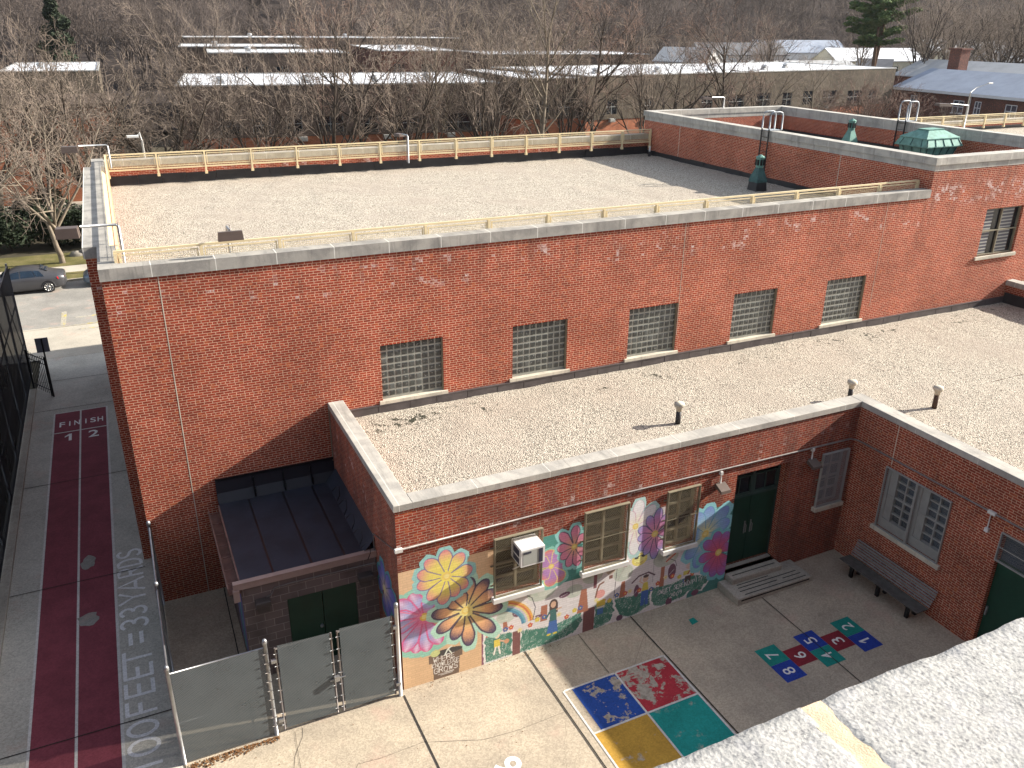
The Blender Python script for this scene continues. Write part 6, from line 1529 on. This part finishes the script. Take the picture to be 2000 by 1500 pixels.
def gable_house(label, x, y, z, W, D, he, hr, rz, roof, wall, group='gabled houses below the hill'):
    M = MT
    g = thing('gabled_house', label, 'house', (0, 0, 0), group)
    m = MB(); m.wall('y', 0, 0, W, -3, he); m.wall('y', D, 0, W, -3, he, rev=True)
    for xx in (0, W): m.poly([(xx, 0, -3), (xx, D, -3), (xx, D, he), (xx, D/2, hr-.05), (xx, 0, he)])
    m.build('wall', M[wall], g)
    m = MB(); o = .4
    for s in (0, 1):
        ye = -o if s == 0 else D+o; ze = he-o*(hr-he)/(D/2)
        m.add([(-o, ye, ze), (W+o, ye, ze), (W+o, D/2, hr), (-o, D/2, hr), (-o, ye, ze-.15), (W+o, ye, ze-.15), (W+o, D/2, hr-.15), (-o, D/2, hr-.15)], [(0, 1, 2, 3), (4, 7, 6, 5), (0, 4, 5, 1), (1, 5, 6, 2), (3, 7, 4, 0)])
    m.build('roof', M[roof], g)
    for k in range(2):
        a = W*(.25+.4*k); m = MB(); m.quad((a, -.03, .6), (a+1.4, -.03, .6), (a+1.4, -.03, 1.9), (a, -.03, 1.9)); m.build('window', M['dark_glass'], g)
    m = MB(); m.quad((W+.03, D*.4, he+.1), (W+.03, D*.6, he+.1), (W+.03, D*.6, he+.9), (W+.03, D*.4, he+.9)); m.build('gable_window', M['dark_glass'], g)
    g.location = (x, y, z); g.rotation_euler = (0, 0, rz)
    return g

def build_far():
    M = MT
    w1 = [(a-8, c-8, z0, z1) for a, c, z0, z1 in ((11.5, 13.4, 4.6, 6.1), (14.5, 16.2, 4.6, 6.1), (17.7, 19.2, 4.75, 6.15), (20.7, 23.2, 4.6, 6.1), (24.9, 26.7, 4.5, 6.1), (28.6, 30.8, 4.5, 6.1), (33.6, 36.4, 4.4, 6.1), (37.0, 37.8, 4.4, 6.1))]+[(a, a+1.6, 1.0, 2.6) for a in (3, 8, 13, 18, 23)]
    block('apartment_block', 'long brown shingled block with a long white roof, behind the far railing', 7.2, 67.1, R(-7.5), 31.4, 20.5, 9.0, 4.25, 'shingle_brown', 'brick_orange', w1, ((4, 3), (12, 2.6), (19, 3), (25, 6)), acs=((11.2, 3.8), (19.5, 3.8), (26.2, 3.8)))
    w3 = [(a, c, z0, z1) for a, c, z0, z1 in ((3, 4.6, 4.6, 6.3), (9, 10.5, 4.6, 6.2), (18.5, 20.4, 4.6, 6.25), (23.2, 26.2, 4.5, 6.2), (28.5, 31.3, 4.5, 6.3), (33.6, 35.4, 4.5, 6.2), (37.7, 39.8, 4.5, 6.3), (41.8, 44.8, 4.4, 6.25), (47.2, 50.4, 4.3, 6.1), (52.0, 53.6, 4.3, 6.1))]
    block('apartment_block', 'tan shingled block with a bright white roof, right behind the penthouse', 53.4, 70.9, R(6.3), 57.5, 23, 9.0, 4.0, 'shingle_tan', 'brick_orange', w3, ((4, 4), (14, 4), (24, 5), (33, 3.5), (40, 6)), acs=((3.8, 3.7), (9.7, 3.7), (42.9, 3.8)))
    block('apartment_block', 'short tan block with a lower white roof left of the tan shingled block', 45.5, 72.6, R(-4), 7.6, 21, 8.75, 4.2, 'shingle_tan', 'brick_orange', [(2, 3.6, 4.6, 6.4), (5, 6.4, 4.6, 6.4)], ((4, 5),), acs=((2.8, 3.8),))
    block('apartment_block', 'tan block with a white roof behind the trees at the far left', -9.5, 98, R(-1), 10.5, 24, 9.0, 5.0, 'shingle_tan', 'brick_orange', [(2, 3.6, 2.2, 3.8), (6, 7.6, 2.2, 3.8)], ((4, 6),))
    block('apartment_block', 'brown block with a pale roof just behind the long white roof', 13.6, 95.5, R(-6), 17.2, 15, 11.0, 7, 'shingle_brown', 'brick_brown', [(3, 4.5, 8, 9.4), (8, 9.5, 8, 9.4)], ((5, 5),))
    block('apartment_block', 'brown block with a narrow white roof, second behind the long white roof', 12.0, 116, R(-6), 18, 17, 11.2, 7, 'shingle_brown', 'brick_brown', [(5, 6.5, 8, 9.4)], ((5, 5),))
    block('apartment_block', 'brick block with a pale roof seen end on, in the middle distance', 38.0, 104.0, R(-8), 12, 34, 10.9, 7, 'brick_brown', 'brick_brown', [(2, 3.5, 7.6, 9.2), (6, 7.5, 7.6, 9.2)], ((4, 6),))
    block('apartment_block', 'brown block with a long white roof behind the short tan block', 59, 114, R(-8), 29, 18, 10.0, 6, 'shingle_brown', 'brick_brown', [(4, 5.6, 7, 8.6), (12, 13.6, 7, 8.6), (20, 21.6, 7, 8.6)], ((6, 5), (18, 5)))
    block('apartment_block', 'most distant white roof, a thin bright line under the wooded hill', 16, 152, R(-4), 52, 18, 11.9, 7, 'shingle_brown', 'brick_brown', [(8, 9.6, 8, 9.6)], ((12, 5), (30, 5)))
    # orange brick house at the left
    g = thing('brick_house', 'orange brick house with a brown flat roof half hidden by bare trees', 'house', (-26, 62, 0))
    m = MB(); m.wall('y', 62, -26, 1.9, 0, 7.9, [(-5.7, -3.4, 7.0, 7.35), (-12, -10, 6.4, 7.35), (-4.6, -3.2, 2.0, 3.6), (-.8, .4, 2.0, 3.6)], .12); m.wall('x', 1.9, 62, 73, 0, 7.9); m.wall('x', -26, 62, 73, 0, 7.9, rev=True); m.wall('y', 73, -26, 1.9, 0, 7.9, rev=True); m.build('wall', M['brick_orange'], g)
    m = MB(); m.box(-26.3, 61.7, 7.9, 2.2, 73.3, 8.15); m.build('roof', plain('brown_roof_felt', (.10, .075, .06), .95, spec=.05), g)
    for q in ((-5.7, -3.4, 7.0, 7.35), (-12, -10, 6.4, 7.35), (-4.6, -3.2, 2.0, 3.6), (-.8, .4, 2.0, 3.6)):
        m = MB(); m.quad((q[0], 62.1, q[2]), (q[1], 62.1, q[2]), (q[1], 62.1, q[3]), (q[0], 62.1, q[3])); m.build('window', M['dark_glass'], g)
    # slate-roofed brick house at the right: front faces west
    g = thing('brick_house', 'dark brick two-storey house with a slate blue roof at the right edge', 'house', (0, 0, 0))
    L = 48; W = 13
    m = MB(); m.wall('y', 0, 0, L, 0, 6.35, [(3.2, 4.5, 3.9, 5.4), (11.3, 13.2, 3.6, 5.3), (15.0, 16.1, 3.7, 5.4), (20.0, 21.8, 3.7, 5.4), (26.0, 27.6, 3.8, 5.5), (32, 33.6, 3.8, 5.5)], .1)
    for xx in (0, L): m.poly([(xx, 0, 0), (xx, W, 0), (xx, W, 6.35), (xx, W/2, 8.75), (xx, 0, 6.35)])
    m.wall('y', W, 0, L, 0, 6.35, rev=True); m.build('wall', M['brick_brown'], g)
    m = MB()
    for s in (0, 1):
        ye = -.5 if s == 0 else W+.5
        m.add([(-.4, ye, 6.38), (L+.4, ye, 6.38), (L+.4, W/2, 8.95), (-.4, W/2, 8.95), (-.4, ye, 6.25), (L+.4, ye, 6.25)], [(0, 1, 2, 3), (0, 4, 5, 1)])
    m.build('roof', M['blue_roof'], g)
    m = MB(); m.box(-.4, -.53, 6.0, L+.4, -.4, 6.37); m.box(-.4, -.40, 6.22, L+.4, -.003, 6.26); m.build('white_eaves', M['white_trim'], g)
    m = MB(); m.box(14.2, -.12, .3, 14.3, -.02, 6.0); m.build('downpipe', M['white_trim'], g)
    for a, c, z0, z1 in ((3.2, 4.5, 3.9, 5.4), (11.3, 13.2, 3.6, 5.3), (15.0, 16.1, 3.7, 5.4), (20.0, 21.8, 3.7, 5.4), (26.0, 27.6, 3.8, 5.5), (32, 33.6, 3.8, 5.5)):
        m = MB(); m.quad((a, .08, z0), (c, .08, z0), (c, .08, z1), (a, .08, z1)); w = m.build('window', M['blue_glass'], g)
        m = MB(); t = .09; mid = (a+c)/2
        for xx in (a, mid-t/2, c-t): m.box(xx, .01, z0, xx+t, .075, z1)
        for zz in (z0, (z0+z1)/2-t/2, z1-t): m.box(a+t, .012, zz, mid-t/2, .074, zz+t); m.box(mid+t/2, .012, zz, c-t, .074, zz+t)
        m.build('frame', M['white_trim'], w)
        m = MB(); m.box(a-.1, -.1, z0-.12, c+.1, .0, z0-.003); m.build('sill', M['white_trim'], w)
    g.location = (111.6, 77.5, 0); g.rotation_euler = (0, 0, R(-95))
    gh = gable_house('long brick house with a pale grey roof behind the slate blue roof', 127, 92, 0, 60, 12, 7.3, 9.7, R(-93), 'grey_roof', 'brick_brown')
    g = thing('chimney', 'square brown brick chimney rising between the slate and pale grey roofs', 'chimney', (122.3, 76, 6))
    m = MB(); m.box(121.3, 75.1, 6, 123.3, 77.1, 11.6); m.build('stack', M['brick_brown'], g); m = MB(); m.box(121.1, 74.9, 11.6, 123.5, 77.3, 11.85); m.build('cap', M['brick_brown'], g)
    for lab, x, y, z, W, D, he, hr, rz, rf, wl in (
        ('low house with a pale grey roof left of the pine', 128, 128, 3, 25, 10, 3.0, 4.9, R(-8), 'grey_roof', 'cream_siding'),
        ('small cream gabled house right below the pine trunk', 156, 129, 3, 7, 9, 2.9, 5.2, R(-50), 'dark_roof', 'cream_siding'),
        ('house with a bright roof right of the pine trunk', 163, 142, 4, 24, 11, 3.4, 6.0, R(-12), 'white_roof', 'cream_siding'),
        ('blue-grey roofed house behind the pine', 160, 165, 5, 26, 11, 3.6, 6.4, R(-8), 'blue_roof', 'white_trim'),
        ('dark roofed house left of the pine under the wood', 133, 155, 4, 22, 11, 4.5, 7.0, R(-14), 'dark_roof', 'white_trim'),
        ('white gabled house far left of the pine', 116, 150, 4, 12, 10, 3.5, 6.2, R(-60), 'grey_roof', 'white_trim'),
        ('cream house with a grey roof farthest right below the wood', 205, 150, 5, 26, 11, 4, 6.8, R(-10), 'grey_roof', 'cream_siding'),
        ('dark roofed house right of the pine before the spreading trees', 186, 128, 4, 22, 11, 3.6, 6.2, R(-20), 'dark_roof', 'cream_siding')):
        gable_house(lab, x, y, z, W, D, he, hr, rz, rf, wl)
    # street lamps
    for lab, x, y, h, dx in (('pale street lamp with a long curved arm before the slate roofed house', 86.2, 45, 8.3, 2.6), ('white street lamp seen over the left end of the far railing', 2.55, 36, 8.0, -.25)):
        g = thing('street_lamp', lab, 'street lamp', (x, y, 0), 'street lamps')
        m = MB(); m.tube([(x, y, 0), (x, y, h)], [.10, .06], 8); m.build('pole', M['white_pipe'], g)
        m = MB(); m.tube([(x, y, h-.05), (x+dx*.3, y, h+.45), (x+dx, y, h+.85 if abs(dx) > 1 else h+.2)], .04, 6); m.build('arm', M['white_pipe'], g)
        zz = h+.80 if abs(dx) > 1 else h+.15; s = 1 if dx > 0 else -1
        m = MB(); m.box(x+dx-.1*s, y-.12, zz, x+dx+.55*s, y+.12, zz+.14, bev=.02); m.build('lamp_head', M['white_pipe'], g)
    for lab, x, y, s in (('rounded grey boulder beside the pale tree trunk', -2.45, 41.6, .45), ('low grey boulder nearest the gym corner', -1.75, 41.8, .6)):
        m = MB(); n = 12; vs = []; fs = []
        for j in range(7):
            for i in range(n):
                a = 2*math.pi*i/n; t = math.pi*j/6*.5; rr = s*(1+.3*mnoise.noise((math.cos(a)*1.5+x, math.sin(a)*1.5, j*.4))); vs.append((x+rr*math.cos(t)*math.cos(a), y+rr*math.cos(t)*math.sin(a), rr*.75*math.sin(t)))
        fs = [(j*n+i, j*n+(i+1) % n, (j+1)*n+(i+1) % n, (j+1)*n+i) for j in range(6) for i in range(n)]
        m.add(vs, fs, 0, True); o = m.build('boulder', M['rock']); tag(o, lab, 'boulder', 'boulders on the lawn')

# ------------------------------------------------------------------ light, camera, go
def build_light():
    w = bpy.data.worlds.new('World'); scene.world = w; w.use_nodes = True
    nt = w.node_tree; bg = nt.nodes['Background']
    sky = nt.nodes.new('ShaderNodeTexSky'); sky.sky_type = 'NISHITA'; sky.sun_disc = False
    d = Vector((-1, .165, -.515)).normalized()          # the way the sunlight travels
    sky.sun_elevation = math.asin(-d.z); sky.sun_rotation = math.atan2(-d.x, -d.y)
    sky.air_density = 1.0; sky.dust_density = 1.5; sky.ozone_density = 1.0
    hs = nt.nodes.new('ShaderNodeHueSaturation'); hs.inputs['Saturation'].default_value = .55      # camera white balance set for the open shade
    nt.links.new(sky.outputs[0], hs.inputs['Color']); nt.links.new(hs.outputs[0], bg.inputs[0]); bg.inputs[1].default_value = SKY
    L = bpy.data.lights.new('sun', 'SUN'); L.energy = SUN; L.angle = R(.53); L.color = (1.0, .93, .82)
    o = bpy.data.objects.new('sun', L); COL.objects.link(o); o.rotation_euler = d.to_track_quat('-Z', 'Y').to_euler(); o.location = (40, -20, 60)
    vs = scene.view_settings; scene.display_settings.display_device = 'sRGB'
    vs.view_transform = 'Standard'; vs.look = 'None'; vs.exposure = EXPOSURE; vs.gamma = 1; vs.use_curve_mapping = False
    c = bpy.data.cameras.new('camera'); co = bpy.data.objects.new('camera', c); COL.objects.link(co)
    co.location = (.643, -20.989, 14.636); co.rotation_euler = (R(66.788), R(-.513), R(-24.972)); co.rotation_mode = 'XYZ'
    c.sensor_fit = 'HORIZONTAL'; c.sensor_width = 36; c.lens = 1639.02/2000*36; c.clip_start = .05; c.clip_end = 3000
    scene.camera = co
SUN, SKY, EXPOSURE = 5.0, .112, 1.27
build_materials()
build_ground()
build_gym()
wing = build_wing(); build_mural(wing)
build_shed(); build_railings(); build_equipment(); build_courtyard_things(); build_paint(); build_leaves(); build_near_parapet(); build_cars()
build_far(); build_trees(); build_hill()
def build_haze():
    t = NT('haze_air'); v = t.n('VolumePrincipled', {'Color': (.86, .90, .96), 'Density': .00006, 'Anisotropy': .3}).outputs[0]
    t.t.links.new(v, t.out.inputs['Volume'])
    m = MB(); m.box(-400, -160, -6, 780, 640, 95); o = m.build('haze', t.m); tag(o, kind='stuff')
build_haze()
build_light()
